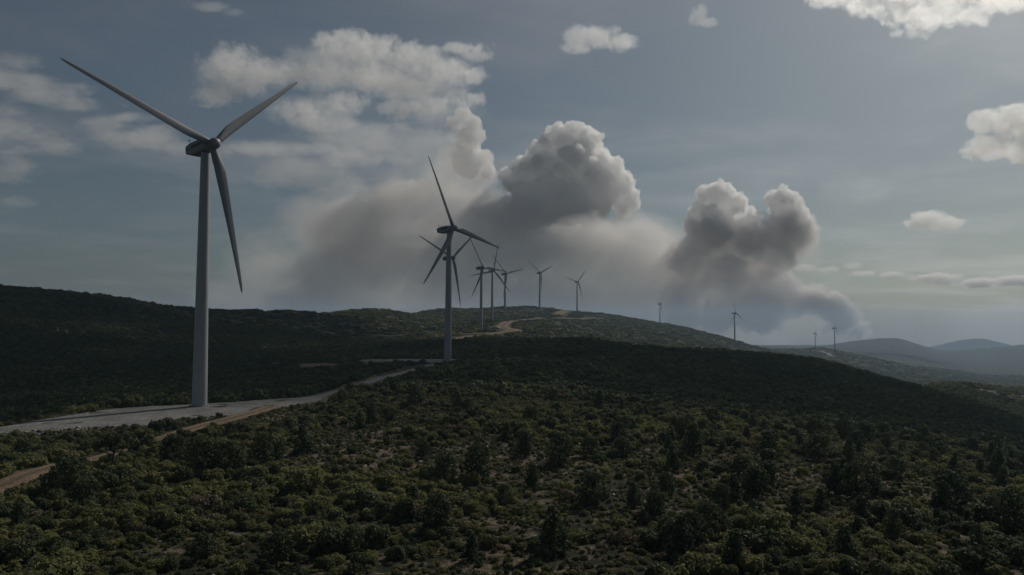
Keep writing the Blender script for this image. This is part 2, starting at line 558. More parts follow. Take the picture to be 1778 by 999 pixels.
road('road', [(520, 694), (575, 682), (620, 670), (660, 657), (700, 647), (740, 636), (772, 629)], [9, 7.5, 6.5, 6, 5.5, 5.5, 6], GRAVEL)
road('dirt_track', [(-60, 866), (0, 846), (55, 823), (110, 806), (165, 797), (215, 783), (262, 768), (310, 752), (360, 738), (420, 722), (475, 706)], [6, 6, 5.5, 5, 4.4, 4.2, 4.4, 5.5, 6, 6, 5], DIRT)
road('dirt_track', [(786, 591), (815, 585), (845, 582), (868, 579), (890, 574), (872, 568), (876, 564), (893, 558), (925, 555), (960, 554), (1010, 554), (1050, 554)], [14, 12, 13, 16, 16, 16, 14, 16, 9, 7, 6, 6], DIRT, 0.5, 6)
road('dirt_track', [(788, 580), (815, 580), (840, 580), (862, 579)], [5, 7, 9, 8], DIRT, 0.5, 5)
road('dirt_track', [(966, 548), (972, 545), (978, 543), (984, 541)], [12, 16, 18, 14], DIRT, 1.0, 8)
road('dirt_track', [(435, 633), (455, 632), (480, 633), (520, 634), (560, 636), (600, 633)], [6, 16, 15, 10, 8, 6], DIRT, 0.3, 4)
road('dirt_track', [(1426, 611), (1436, 615), (1444, 620)], [14, 12, 12], GRAVEL, 2.0, 12)


# ------------------------------------------------------------------ wind turbines
def paint_mat(name, c, rough=0.45, dirt=0.12):
    t = NT(name)
    obj = t.add('ShaderNodeTexCoord').outputs['Object']
    n = t.noise(t.add('ShaderNodeMapping', {'Vector': obj, 'Scale': (1.5, 1.5, 0.12)}).outputs[0], 1.2, 5, 0.65)
    k = t.remap(n, 0.4, 0.75)
    colr = t.mix(k, c, tuple(x * (1 - dirt * 1.6) for x in c))
    return t.surface(t.bsdf(colr, rough, None, 0.4))


PAINT = paint_mat('turbine_paint', (0.33, 0.34, 0.35))
BLADE = paint_mat('blade_paint', (0.20, 0.215, 0.23), 0.45)  # greyed below the tower paint; backlit shade put into the colour
NACP = paint_mat('nacelle_paint', (0.22, 0.235, 0.25))  # same backlit darkening as the blades, carried by the base colour
BAND = paint_mat('dark_band', (0.03, 0.035, 0.05), 0.5)
STEEL = paint_mat('galvanised_steel', (0.28, 0.29, 0.30), 0.5)


def lathe(profile, seg=32, cap=True):
    """profile: list of (r, z) -> verts, quads"""
    v, f = [], []
    for r, z in profile:
        for k in range(seg):
            a = 2 * math.pi * k / seg
            v.append((r * math.cos(a), r * math.sin(a), z))
    for i in range(len(profile) - 1):
        for k in range(seg):
            k2 = (k + 1) % seg
            f.append((i * seg + k, i * seg + k2, (i + 1) * seg + k2, (i + 1) * seg + k))
    return np.array(v), np.array(f)


def loft(rings, close_ends=True):
    """rings of equal length -> bmesh mesh with end caps"""
    bm = bmesh.new()
    vs = [[bm.verts.new(p) for p in r] for r in rings]
    n = len(rings[0])
    for a, b in zip(vs[:-1], vs[1:]):
        for k in range(n):
            bm.faces.new((a[k], a[(k + 1) % n], b[(k + 1) % n], b[k]))
    if close_ends:
        bm.faces.new(vs[0][::-1])
        bm.faces.new(vs[-1])
    bmesh.ops.recalc_face_normals(bm, faces=bm.faces)
    return bm


def bm_mesh(bm, name, smooth=True, sharp=None):
    me = bpy.data.meshes.new(name)
    bm.to_mesh(me)
    bm.free()
    if smooth:
        for p in me.polygons:
            p.use_smooth = True
        if sharp:
            me.set_sharp_from_angle(angle=rad(sharp))
    return me


# tower: tapered steel tube in sections with slim flanges
prof_t = []
for z in np.linspace(-6, 63.2, 36):
    r = 1.83 + (1.10 - 1.83) * max(0, z) / 63.2
    prof_t.append((r, z))
for zj in (20.0, 42.0):
    r = 1.83 + (1.10 - 1.83) * zj / 63.2
    prof_t += [(r + .001, zj - .12), (r + 0.035, zj - .1), (r + 0.035, zj + .1), (r + .001, zj + .12)]
prof_t.sort(key=lambda p: p[1])
prof_t.append((0.0, 63.2))
tv, tf = lathe(prof_t, 36)
TOWER_ME = mesh_np('tower', tv, tf, True)
TOWER_ME.set_sharp_from_angle(angle=rad(40))
# foundation ring
fv, ff = lathe([(2.5, -1.0), (2.5, 0.22), (2.35, 0.3), (1.7, 0.3)], 36)
FOUND_ME = mesh_np('foundation', fv, ff, False)


# nacelle: rounded box along +Y behind the rotor, the tail drawn in and cut up from below
def rrect(w, zb, zt, r, n=5):
    pts = []
    for cx, cz, a0 in ((w - r, zt - r, 0), (-w + r, zt - r, 90), (-w + r, zb + r, 180), (w - r, zb + r, 270)):
        for k in range(n):
            a = rad(a0 + 90 * k / (n - 1))
            pts.append((cx + r * math.cos(a), cz + r * math.sin(a)))
    return pts


NAC = [(-1.75, 1.10, -1.25, 1.15, 0.9), (-1.45, 1.30, -1.42, 1.32, 0.75), (-0.8, 1.45, -1.55, 1.45, 0.5), (0.5, 1.55, -1.65, 1.62, 0.42), (3.0, 1.58, -1.68, 1.72, 0.4),
       (4.6, 1.55, -1.62, 1.68, 0.4), (6.3, 1.42, -1.05, 1.45, 0.38), (6.9, 1.32, -0.80, 1.32, 0.36), (7.05, 1.15, -0.62, 1.16, 0.34)]
rings = [[(x, y, z) for x, z in rrect(w, zb, zt, r)] for y, w, zb, zt, r in NAC]
NAC_ME = bm_mesh(loft(rings), 'nacelle', True, 38)


def side_band(s):
    bm = bmesh.new()
    ys = np.linspace(-0.9, 6.85, 16)
    lo, hi = [], []
    for y in ys:
        w = np.interp(y, [n[0] for n in NAC], [n[1] for n in NAC]) + 0.012
        zt, zb = (0.78, 0.0) if y < 3.0 else (0.70, -0.10)
        tp = np.clip((y + 0.9) / 1.2, 0.25, 1)
        mid = 0.36
        lo.append(bm.verts.new((s * w, y, mid + (zb - mid) * tp)))
        hi.append(bm.verts.new((s * w, y, mid + (zt - mid) * tp)))
    for k in range(len(ys) - 1):
        fs = (lo[k], lo[k + 1], hi[k + 1], hi[k])
        bm.faces.new(fs if s > 0 else fs[::-1])
    ext = bmesh.ops.extrude_face_region(bm, geom=list(bm.faces))
    for v in [e for e in ext['geom'] if isinstance(e, bmesh.types.BMVert)]:
        v.co.x -= math.copysign(0.05, v.co.x)
    bmesh.ops.recalc_face_normals(bm, faces=bm.faces)
    return bm_mesh(bm, 'side_band', False)


def louvre(s):
    """pale slatted plate let into the dark band"""
    bm = bmesh.new()
    ys = np.linspace(3.9, 6.2, 11)
    rows = []
    for z in (0.14, 0.54):
        rows.append([bm.verts.new((s * (np.interp(y, [n[0] for n in NAC], [n[1] for n in NAC]) + (0.045 if i % 2 else 0.022)), y, z)) for i, y in enumerate(ys)])
    for k in range(len(ys) - 1):
        bm.faces.new((rows[0][k], rows[0][k + 1], rows[1][k + 1], rows[1][k]))
    ext = bmesh.ops.extrude_face_region(bm, geom=list(bm.faces))
    for v in [e for e in ext['geom'] if isinstance(e, bmesh.types.BMVert)]:
        v.co.x -= math.copysign(0.06, v.co.x)
    bmesh.ops.recalc_face_normals(bm, faces=bm.faces)
    return bm_mesh(bm, 'louvre', False)


BAND_MES = [side_band(-1), side_band(1)]
LOUVRE_MES = [louvre(-1), louvre(1)]


def tube(bm, a, b, r0, r1, seg=8):
    a, b = Vector(a), Vector(b)
    q = (b - a).to_track_quat('Z', 'Y').to_matrix().to_4x4()
    m = Matrix.Translation((a + b) / 2) @ q
    bmesh.ops.create_cone(bm, cap_ends=True, segments=seg, radius1=r0, radius2=r1, depth=(b - a).length, matrix=m)


bm = bmesh.new()
tube(bm, (-0.55, 5.9, 1.35), (-0.55, 5.9, 2.75), 0.05, 0.045)
tube(bm, (-0.55, 5.65, 2.7), (-0.55, 6.25, 2.7), 0.05, 0.05)
bmesh.ops.create_cube(bm, size=1, matrix=Matrix.Translation((-0.55, 6.3, 2.78)) @ Matrix.Diagonal((0.07, 0.55, 0.46, 1)))
VANE_ME = bm_mesh(bm, 'wind_vane', False)
bm = bmesh.new()
tube(bm, (0.55, 5.2, 1.45), (0.55, 5.2, 2.62), 0.045, 0.04)
for k in range(3):
    a = k * 2.1
    tube(bm, (0.55, 5.2, 2.55), (0.55 + .28 * math.cos(a), 5.2 + .28 * math.sin(a), 2.6), 0.03, 0.03)
    bmesh.ops.create_icosphere(bm, subdivisions=1, radius=0.1, matrix=Matrix.Translation((0.55 + .3 * math.cos(a), 5.2 + .3 * math.sin(a), 2.6)))
ANEM_ME = bm_mesh(bm, 'anemometer', False)

# spinner: along local -Y, blunt dome
sp = []
for k in range(15):
    a = rad(90 * k / 14)
    sp.append((1.42 * math.cos(a) ** 0.8 if k < 14 else 0.0, -1.0 - 1.25 * math.sin(a)))
prof_s = [(0.0, 1.25), (1.15, 1.25), (1.36, 1.0), (1.42, 0.4), (1.42, -1.0)] + sp[1:]
sv, sf = lathe(prof_s, 32)
sv = np.column_stack([sv[:, 0], sv[:, 2], sv[:, 1]])
HUB_ME = mesh_np('hub', sv, sf, True)
HUB_ME.set_sharp_from_angle(angle=rad(50))


def blade_mesh():
    R = 37.7
    st = [0.9, 1.4, 2.0, 2.6, 3.4, 4.4, 5.6, 7.0, 8.6, 10.5, 13, 16, 19, 22, 25, 28, 31, 33.5, 35.5, 36.7, 37.4, 37.7]
    ch = np.interp(st, [0.9, 2.2, 3.4, 5.0, 7.0, 9.0, 14, 20, 28, 35, 37.0, 37.7], [1.75, 1.75, 2.1, 2.4, 2.65, 2.6, 2.25, 1.85, 1.3, 0.85, 0.55, 0.1])
    th = np.interp(st, [0.9, 2.2, 4.0, 7.0, 12, 20, 38], [1.0, 1.0, 0.66, 0.40, 0.28, 0.21, 0.16])
    tw = np.interp(st, [0.9, 3, 7, 12, 20, 30, 38], [16, 16, 13, 9, 4.5, 1.5, 0])
    rings = []
    n = 20
    for r, c, h, w in zip(st, ch, th, tw):
        f = np.clip((r - 1.8) / 4.0, 0, 1)          # circle at the root to airfoil
        pts = []
        for k in range(n):
            a = 2 * math.pi * k / n
            cx, cy = 0.5 * math.cos(a), 0.5 * math.sin(a)
            xx = 0.5 + 0.5 * math.cos(a)           # 1 leading, 0 trailing
            t_ = 1 - xx
            half = 5 * 0.2 * (0.2969 * math.sqrt(max(t_, 0)) - 0.126 * t_ - 0.3516 * t_ ** 2 + 0.2843 * t_ ** 3 - 0.1036 * t_ ** 4) * h / 0.2
            sgn = 1 if math.sin(a) >= 0 else -1
            ax, ay = xx - 0.70, sgn * half + 0.02 * math.sin(math.pi * xx)
            x = (cx * (1 - f) + ax * f) * c
            y = (cy * h * (1 - f) + ay * f) * c
            wr = rad(w + 3.0)
            bend = 0.9 * (r / R) ** 2.2
            pts.append((x * math.cos(wr) - y * math.sin(wr), x * math.sin(wr) + y * math.cos(wr) + bend, r))
        rings.append(pts)
    return bm_mesh(loft(rings), 'blade', True, 60)


BLADE_ME = blade_mesh()
TLAB = [
    'nearest and largest white wind turbine standing on the pale gravel pad at left',
    'second largest white wind turbine on the gravel clearing where the road ends',
    'wind turbine half hidden directly behind the tower of the second largest turbine',
    'wind turbine beside the reddish dirt clearing with one blade pointing up and left',
    'turbine with one blade almost upright, between two others just past the dirt clearing',
    'wind turbine standing right beside the bend of the reddish track below the hilltop',
    'wind turbine on the hilltop skyline with two blades raised in a wide V',
    'wind turbine on the hilltop right of the bare dirt mound, blades like a Y',
    'tiny turbine whose foot is hidden behind the descending ridge left of the dark smoke plume',
    'small wind turbine with an upright blade before the middle of the smoke plume',
    'far wind turbine on the low ridge, left of the two before the plume base',
    'far wind turbine on the low saddle, rightmost, before the thin foot of the smoke',
]
for k, ((hp, d, yaw, az), b) in enumerate(zip(TURB, turb_base)):
    root = empty('wind_turbine', b, rad(yaw))
    tag(root, TLAB[k], 'wind turbine', 'wind turbines along the ridge')
    link('tower', TOWER_ME, PAINT, root)
    if k < 2:
        link('foundation', FOUND_ME, GRAVEL, root)
    nac = link('nacelle', NAC_ME, NACP, root)
    nac.location = (0, 0, HUB_H)
    nac.rotation_euler = (-TILT * 0.75, 0, 0)
    for me in BAND_MES:
        link('side_band', me, BAND, nac)
    if k < 4:
        for me in LOUVRE_MES:
            link('louvre', me, STEEL, nac)
        link('anemometer', ANEM_ME, STEEL, nac)
        link('wind_vane', VANE_ME, STEEL, nac)
    hub = link('hub', HUB_ME, NACP, root)
    hub.location = (0, -OVER, HUB_H)
    hub.rotation_euler = (-TILT, 0, 0)
    for i in range(3):
        bl = link('blade', BLADE_ME, BLADE, root)
        bl.matrix_local = Matrix.Translation((0, -OVER, HUB_H)) @ Matrix.Rotation(-TILT, 4, 'X') @ Matrix.Rotation(rad(90 - az - 120 * i), 4, 'Y')

g = ground_at(661, 659)
bm = bmesh.new()
tube(bm, (0, 0, -0.3), (0, 0, 1.35), 0.07, 0.07, 10)
tube(bm, (0, 0, 1.35), (0, 0, 1.46), 0.09, 0.02, 10)
post = link('marker_post', bm_mesh(bm, 'marker_post', False), paint_mat('post_paint', (0.7, 0.7, 0.68)))
post.location = (g[0], g[1] - 5.0, float(grid_z(g[0], g[1] - 5.0)))
tag(post, 'slim pale marker post standing beside the gravel road', 'post')

# ------------------------------------------------------------------ vegetation
def foliage_mat(name, dark, mid, light, trans=0.25):
    t = NT(name)
    oi = t.add('ShaderNodeObjectInfo').outputs['Random']
    lv = t.add('ShaderNodeAttribute', attribute_name='leaf').outputs['Fac']
    pos = t.add('ShaderNodeNewGeometry').outputs['Position']
    patch = t.noise(pos, 0.018, 3, 0.5)
    f = t.math('ADD', t.math('ADD', t.math('MULTIPLY', oi, 0.45), t.math('MULTIPLY', lv, 0.45)), t.math('SUBTRACT', patch, 0.5), clamp=True)
    c = t.ramp(f, [(0.08, dark), (0.5, mid), (0.92, light)])
    d = t.bsdf(c, 0.75, None, 0.15)
    tr = t.add('ShaderNodeBsdfTranslucent', {'Color': c}).outputs[0]
    return t.surface(t.add('ShaderNodeMixShader', {0: trans, 1: d, 2: tr}).outputs[0])


F_DARK = foliage_mat('evergreen_leaves', (0.044, 0.058, 0.027), (0.090, 0.112, 0.048), (0.165, 0.180, 0.076), 0.30)
F_OLIVE = foliage_mat('olive_leaves', (0.100, 0.110, 0.045), (0.180, 0.185, 0.072), (0.27, 0.26, 0.105), 0.42)
F_BROWN = foliage_mat('dry_leaves', (0.100, 0.082, 0.050), (0.180, 0.150, 0.092), (0.27, 0.22, 0.14), 0.3)
F_PINE = foliage_mat('pine_needles', (0.034, 0.050, 0.025), (0.066, 0.090, 0.042), (0.120, 0.138, 0.060), 0.25)
t = NT('bark')
ob = t.add('ShaderNodeTexCoord').outputs['Object']
BARK = t.surface(t.bsdf(t.ramp(t.noise(ob, 6.0, 5, 0.7), [(0.3, (0.035, 0.026, 0.02)), (0.7, (0.11, 0.085, 0.065))]), 0.95, None, 0.1))
t = NT('limestone')
ps = t.add('ShaderNodeNewGeometry').outputs['Position']
STONE = t.surface(t.bsdf(t.ramp(t.noise(ps, 1.7, 5, 0.65), [(0.3, (0.16, 0.145, 0.125)), (0.7, (0.34, 0.32, 0.29))]), 0.9, None, 0.2))


def leaves(points, normals, size, rs, elong=1.4):
    """many small leaf faces at given points; returns verts, quads, per-leaf tint"""
    n = len(points)
    nm = normals + rs.normal(0, 0.55, (n, 3))
    nm /= np.linalg.norm(nm, axis=1)[:, None]
    a = np.cross(nm, rs.normal(0, 1, (n, 3)))
    a /= np.maximum(np.linalg.norm(a, axis=1), 1e-6)[:, None]
    b = np.cross(nm, a)
    s = size * rs.uniform(0.6, 1.35, (n, 1))
    v = np.stack([points - a * s * elong * 0.5, points - b * s * 0.42 + nm * s * 0.1, points + a * s * elong * 0.5, points + b * s * 0.42 + nm * s * 0.1], 1)
    return v.reshape(-1, 3), np.arange(4 * n).reshape(n, 4)


def leaf_mesh(name, pts, nrm, size, rs, mat, extra=None):
    v, f = leaves(pts, nrm, size, rs)
    me = mesh_np(name, v, f, False)
    at_ = me.attributes.new('leaf', 'FLOAT', 'FACE')
    at_.data.foreach_set('value', rs.random(len(me.polygons)).astype(np.float32))
    me.materials.append(mat)
    return me


def lobes_points(lobes, n, rs, shell=(0.72, 1.04), zmin=0.0):
    """points near the outside of a heap of lobes (cx, cy, cz, rx, rz)"""
    L = np.array(lobes)
    w = L[:, 3] ** 2
    P, N = [], []
    need = n
    while need > 0:
        k = rs.choice(len(L), need * 2, p=w / w.sum())
        d = rs.normal(0, 1, (need * 2, 3))
        d /= np.linalg.norm(d, axis=1)[:, None]
        q = rs.uniform(*shell, (need * 2, 1))
        p = L[k, :3] + d * q * np.stack([L[k, 3], L[k, 3], L[k, 4]], -1)
        ok = (p[:, 2] > zmin)
        for (cx, cy, cz, rx, rz) in L:
            e = ((p[:, 0] - cx) / rx) ** 2 + ((p[:, 1] - cy) / rx) ** 2 + ((p[:, 2] - cz) / rz) ** 2
            ok &= e > 0.45
        p, d = p[ok][:need], d[ok][:need]
        P.append(p)
        N.append(d)
        need -= len(p)
    return np.concatenate(P), np.concatenate(N)


def bush_mesh(name, seed, n, size, mat, tall=0.65, nl=8):
    rs = np.random.default_rng(seed)
    lobes = [(0, 0, tall * 0.35, 0.33, tall * 0.5)]
    for k in range(nl):
        a = 2 * math.pi * (k + rs.random() * 0.8) / nl
        q = rs.uniform(0.14, 0.36)
        r = rs.uniform(0.13, 0.24)
        lobes.append((q * math.cos(a), q * math.sin(a), tall * rs.uniform(0.2, 0.72) * (1.15 - q), r, r * rs.uniform(0.75, 1.1)))
    p, d = lobes_points(lobes, n, rs)
    sp = rs.random(len(p)) < 0.06                           # stray sprigs break the outline
    p[sp] += d[sp] * rs.uniform(0.02, 0.10, (sp.sum(), 1))
    d[:, 2] += 0.25
    return leaf_mesh(name, p, d, size, rs, mat)


def clump_mesh(name, seed, n, size, mat):
    """a spread of several shrubs grown into each other, for the far slopes"""
    rs = np.random.default_rng(seed)
    lobes = []
    for k in range(9):
        a, q, r = rs.uniform(0, 6.283), 0.42 * math.sqrt(rs.random()), rs.uniform(0.09, 0.19)
        lobes.append((q * math.cos(a), q * math.sin(a), r * 0.4, r, r * rs.uniform(0.7, 1.1)))
    p, d = lobes_points(lobes, n, rs)
    d[:, 2] += 0.25
    return leaf_mesh(name, p, d, size, rs, mat)


def pine_parts(seed, h, shape, n):
    """trunk with limbs, and a crown of separate needle clumps"""
    rs = np.random.default_rng(seed)
    bm = bmesh.new()
    lean = rs.uniform(-0.06, 0.06, 2)
    top = 0.95 * h if shape == 'cone' else 0.8 * h
    prev = Vector((0, 0, -0.3))
    r0 = 0.030 * h
    nseg = 5
    pts = [prev]
    for k in range(1, nseg + 1):
        z = top * k / nseg
        p = Vector((lean[0] * z + rs.normal(0, 0.015 * h), lean[1] * z + rs.normal(0, 0.015 * h), z))
        tube(bm, prev, p, r0 * (1 - (k - 1) / nseg * 0.85), r0 * (1 - k / nseg * 0.85), 7)
        prev = p
        pts.append(p)

    def axis(z):
        f = np.clip(z / top * nseg, 0, nseg - 0.001)
        k = int(f)
        return pts[k].lerp(pts[k + 1], f - k) if k + 1 < len(pts) else pts[-1]
    clumps = []
    m = 30 if shape != 'umbrella' else 34
    for k in range(m):
        f = (k + rs.random()) / m
        a = k * 2.4 + rs.normal(0, 0.5)
        if shape == 'cone':
            z = h * (0.10 + 0.86 * f)
            q = 0.33 * h * (1 - f) ** 0.8 * rs.uniform(0.45, 1.1)
            r = h * (0.085 + 0.07 * (1 - f)) * rs.uniform(0.8, 1.25)
        elif shape == 'round':
            z = h * (0.16 + 0.76 * f)
            q = 0.40 * h * math.sqrt(max(0, 1 - (1.75 * f - 0.75) ** 2)) * rs.uniform(0.4, 1.05)
            r = h * rs.uniform(0.10, 0.17)
        else:
            z = h * (0.50 + 0.40 * rs.random() ** 0.8)
            q = 0.52 * h * math.sqrt(rs.random()) * (1.25 - 0.9 * (z / h - 0.5))
            r = h * rs.uniform(0.09, 0.15)
        ax = axis(z * 0.85)
        c = Vector((ax.x + q * math.cos(a), ax.y + q * math.sin(a), z))
        clumps.append((c.x, c.y, c.z, r, r * 0.72))
        if k % 2 == 0 and q > 0.1 * h:
            b = axis(z * (0.55 if shape == 'umbrella' else 0.72))
            mid = b.lerp(c, 0.55) + Vector((0, 0, -0.03 * h))
            tube(bm, b, mid, 0.011 * h, 0.008 * h, 5)
            tube(bm, mid, c, 0.008 * h, 0.004 * h, 5)
    trunk = bm_mesh(bm, 'trunk', True)
    trunk.materials.append(BARK)
    p, d = lobes_points(clumps, n, rs, (0.5, 1.08), 0.05 * h)
    d = d * 0.8 + np.array([0, 0, 0.3])
    crown = leaf_mesh('crown', p, d, 0.055 * h, rs, F_PINE)
    return trunk, crown


# --- where things may grow
PADS = [(PAD1, 0.8), (PAD2, 0.8)]


def clear_of(x, y, margin=0.6, tall=1.0):
    """keeps plants off the pads and tracks and off their graded shoulders (tall: height of the plants)"""
    ok = np.ones(len(x), bool)
    for P, m in PADS:
        lo, hi = P.min(0) - 12, P.max(0) + 12
        k = (x > lo[0]) & (x < hi[0]) & (y > lo[1]) & (y < hi[1])
        ok[k] &= poly_dist(P, x[k], y[k]) > m + margin
        if tall > 0.8:
            ok[k] &= poly_dist(P, x[k], y[k] + 3.5) > m
    for n, (c, w) in enumerate(ROADS):
        lo, hi = c.min(0) - 40, c.max(0) + 40
        k = (x > lo[0]) & (x < hi[0]) & (y > lo[1]) & (y < hi[1])
        ok[k] &= line_dist(c, x[k], y[k]) > w + margin
        if tall > 0.8:
            sh = (8, 1.5)[n] if n < 2 else 3
            ok[k] &= line_dist(c, x[k], y[k] + sh) > w + (4.5 if n == 0 else 0.5)
    for b in turb_base:
        ok &= np.hypot(x - b[0], y - b[1]) > 3.0
    return ok


def sample(d0, d1, dens, um=0.78):
    n = int(um * (d1 * d1 - d0 * d0) * dens)
    d = np.sqrt(rng.uniform(d0 * d0, d1 * d1, n))
    u = rng.uniform(-um, um, n)
    return u * d, d


def photo_px(x, y, z):
    v = RMN.T @ np.stack([x, y, z])
    return PCX + FPX * v[0] / -v[2], PCY - FPX * v[1] / -v[2]


# pines: the ones that stand out in the photograph, then the loose wood on the right-hand slope
PINES = []      # x, y, height, shape, label key
for px, py, hpx, shape in [(195, 812, 62, 'umbrella'), (112, 858, 66, 'round'), (150, 880, 52, 'round'), (352, 824, 68, 'round'), (300, 806, 52, 'round'), (395, 826, 60, 'round'), (455, 806, 54, 'round'), (480, 800, 40, 'round'),
                           (960, 962, 84, 'cone'), (1180, 978, 80, 'cone'), (912, 794, 46, 'cone'), (735, 796, 34, 'round'), (720, 706, 36, 'round'), (795, 712, 34, 'cone'), (1040, 712, 36, 'cone'), (1205, 792, 58, 'cone'), (1290, 846, 54, 'round'),
                           (1312, 862, 54, 'round'), (1336, 846, 46, 'round'), (1170, 818, 44, 'cone'), (1452, 862, 56, 'cone'), (1466, 836, 40, 'cone'), (1512, 858, 54, 'cone'), (1555, 832, 40, 'round'), (1500, 905, 50, 'cone'),
                           (1760, 935, 80, 'round'), (1700, 975, 62, 'cone'), (1640, 900, 62, 'cone'), (1550, 945, 60, 'cone'), (1470, 975, 64, 'cone'), (1232, 930, 60, 'round'), (1320, 925, 52, 'cone'), (1666, 862, 46, 'cone'), (1742, 850, 40, 'cone'),
                           (1380, 905, 56, 'cone'), (480, 985, 60, 'round'), (610, 960, 46, 'round'), (350, 975, 50, 'round'), (820, 975, 50, 'cone'), (875, 880, 40, 'round'), (1100, 880, 44, 'cone'), (1275, 985, 66, 'cone')]:
    g = ground_at(px, py)
    PINES.append((g[0], g[1], hpx * g[1] / FPX, shape, 'umbrella' if shape == 'umbrella' else ''))
# trees strung along the brow of the near slope, and scattered behind it
x, y = sample(70, 230, 0.030, 0.72)
px, py = photo_px(x, y, grid_z(x, y))
w = np.interp(px, [0, 450, 700, 950, 1200, 1778], [0.10, 0.14, 0.25, 0.55, 1.0, 1.0]) * np.interp(y, [70, 100, 150, 200, 230], [0.75, 0.9, 0.9, 0.5, 0.2]) * np.clip(0.75 + 0.6 * fbm(x / 28, y / 28, 2, 77), 0.1, 1.3)
k = (rng.random(len(x)) < w * 0.62) & clear_of(x, y, 1.6)
for xx, yy in zip(x[k], y[k]):
    if min((math.hypot(xx - p[0], yy - p[1]) for p in PINES), default=9) > 1.7:
        PINES.append((xx, yy, float(np.clip(rng.lognormal(1.10, 0.25), 1.8, 4.8)), 'cone' if rng.random() < 0.42 else 'round', ''))
PROTO = {s: [pine_parts(100 + i * 7 + j, 1.0, s, n) for j in range(m)] for i, (s, n, m) in enumerate([('cone', 1500, 5), ('round', 1600, 4), ('umbrella', 2400, 1)])}
PINES.sort(key=lambda p: -p[2] / p[1])
MANY_PINES = PINES[295:]
for i, (xx, yy, h, shape, key) in enumerate(PINES[:295]):
    zz = float(grid_z(xx, yy))
    ppx, ppy = photo_px(np.array([xx]), np.array([yy]), np.array([zz]))
    ppx, ppy = ppx[0], ppy[0]
    root = empty('pine_tree', (xx, yy, zz), rng.uniform(0, 6.28) if key != 'umbrella' else 0.6)
    root.scale = (h * rng.uniform(0.88, 1.15), h * rng.uniform(0.88, 1.15), h)
    tr, cr = PROTO[shape][int(rng.integers(len(PROTO[shape])))]
    link('trunk', tr, None, root)
    link('crown', cr, None, root)
    where = 'on the slope at left below the gravel pad' if ppx < 560 else 'in the open scrub of the middle slope' if ppx < 1080 else 'in the loose wood of the right-hand slope'
    if key == 'umbrella':
        tag(root, 'flat-topped tree with a bare dark trunk beside the dirt track', 'pine tree', 'trees beside the dirt track')
    else:
        kind = 'pointed dark green young pine' if shape == 'cone' else 'rounded dark green bushy pine'
        size = 'large ' if h / yy * FPX > 48 else ''
        tag(root, size + kind + ' ' + where, 'pine tree', ('large ' if size else 'smaller ') + kind.split(' ')[0] + ' pines ' + where)

# shrubs
px0 = np.array([p[0] for p in PINES])
SH = []       # x, y, size, kind
x, y = sample(42, 215, 0.52)
open_ = fbm(x / 24.0, y / 24.0, 3, 5)
ppx, ppy = photo_px(x, y, grid_z(x, y))
keep = (rng.random(len(x)) < np.clip(0.84 - 0.6 * np.clip(open_ - 0.05, 0, 1) * 2, 0.2, 1)) & clear_of(x, y, 0.7)
x, y, open_, ppx = x[keep], y[keep], open_[keep], ppx[keep]
sz = np.clip(rng.lognormal(0.33, 0.38, len(x)), 0.6, 3.4) * np.clip(1.05 - 0.35 * open_, 0.6, 1.25)
kd = rng.random(len(x)) + 0.25 * fbm(x / 14.0, y / 14.0, 2, 15) + np.interp(y, [90, 150, 200], [0, 0.05, 0.35])
kind = np.where(kd < 0.52, 1, np.where(kd > 0.64, 0, 2))          # olive, dark, dry
near = np.stack([x, y, sz, kind], -1)
x, y = sample(42, 200, 1.1)
k = clear_of(x, y, 0.2, 0.4)
x, y = x[k], y[k]
low = np.stack([x, y, rng.uniform(0.35, 0.85, len(x)), rng.choice([0, 1, 1, 1, 2], len(x))], -1)
x, y = sample(205, 700, 0.17)
k = clear_of(x, y, 1.2)
x, y = x[k], y[k]
sz = rng.lognormal(0.85, 0.3, len(x)) * (1 + 0.25 * fbm(x / 40, y / 40, 2, 8))
midk = np.where(rng.random(len(x)) + 0.2 * fbm(x / 60., y / 60., 2, 31) < 0.10, 1, 0)
mid = np.stack([x, y, np.clip(sz, 1.0, 5.0), midk], -1)
x, y = sample(700, 2900, 0.016)
k = clear_of(x, y, 4.0) & (rng.random(len(x)) < 0.9 + 0.4 * fbm(x / 200., y / 200., 3, 88))
x, y = x[k], y[k]
farv = np.stack([x, y, np.clip(rng.lognormal(2.05, 0.35, len(x)), 3, 16), np.where(rng.random(len(x)) < 0.3, 1, 0)], -1)

BUSH = {0: [bush_mesh('shrub', 200 + i, 1300, 0.075, F_DARK, t_) for i, t_ in enumerate((0.62, 0.75, 0.55, 0.85))],
        1: [bush_mesh('shrub', 210 + i, 1200, 0.078, F_OLIVE, t_) for i, t_ in enumerate((0.55, 0.66, 0.48, 0.6))],
        2: [bush_mesh('shrub', 220 + i, 900, 0.075, F_BROWN, t_) for i, t_ in enumerate((0.42, 0.5, 0.36))]}
LOWB = {0: [bush_mesh('scrub_bush', 300 + i, 260, 0.15, F_DARK, 0.65, 6) for i in range(3)], 1: [bush_mesh('scrub_bush', 310 + i, 260, 0.15, F_OLIVE, 0.58, 6) for i in range(3)],
        2: [bush_mesh('scrub_bush', 320 + i, 220, 0.14, F_BROWN, 0.45, 6) for i in range(2)]}
FARB = {0: [clump_mesh('scrub_clump', 330 + i, 420, 0.085, F_DARK) for i in range(3)], 1: [clump_mesh('scrub_clump', 340 + i, 420, 0.085, F_OLIVE) for i in range(2)]}

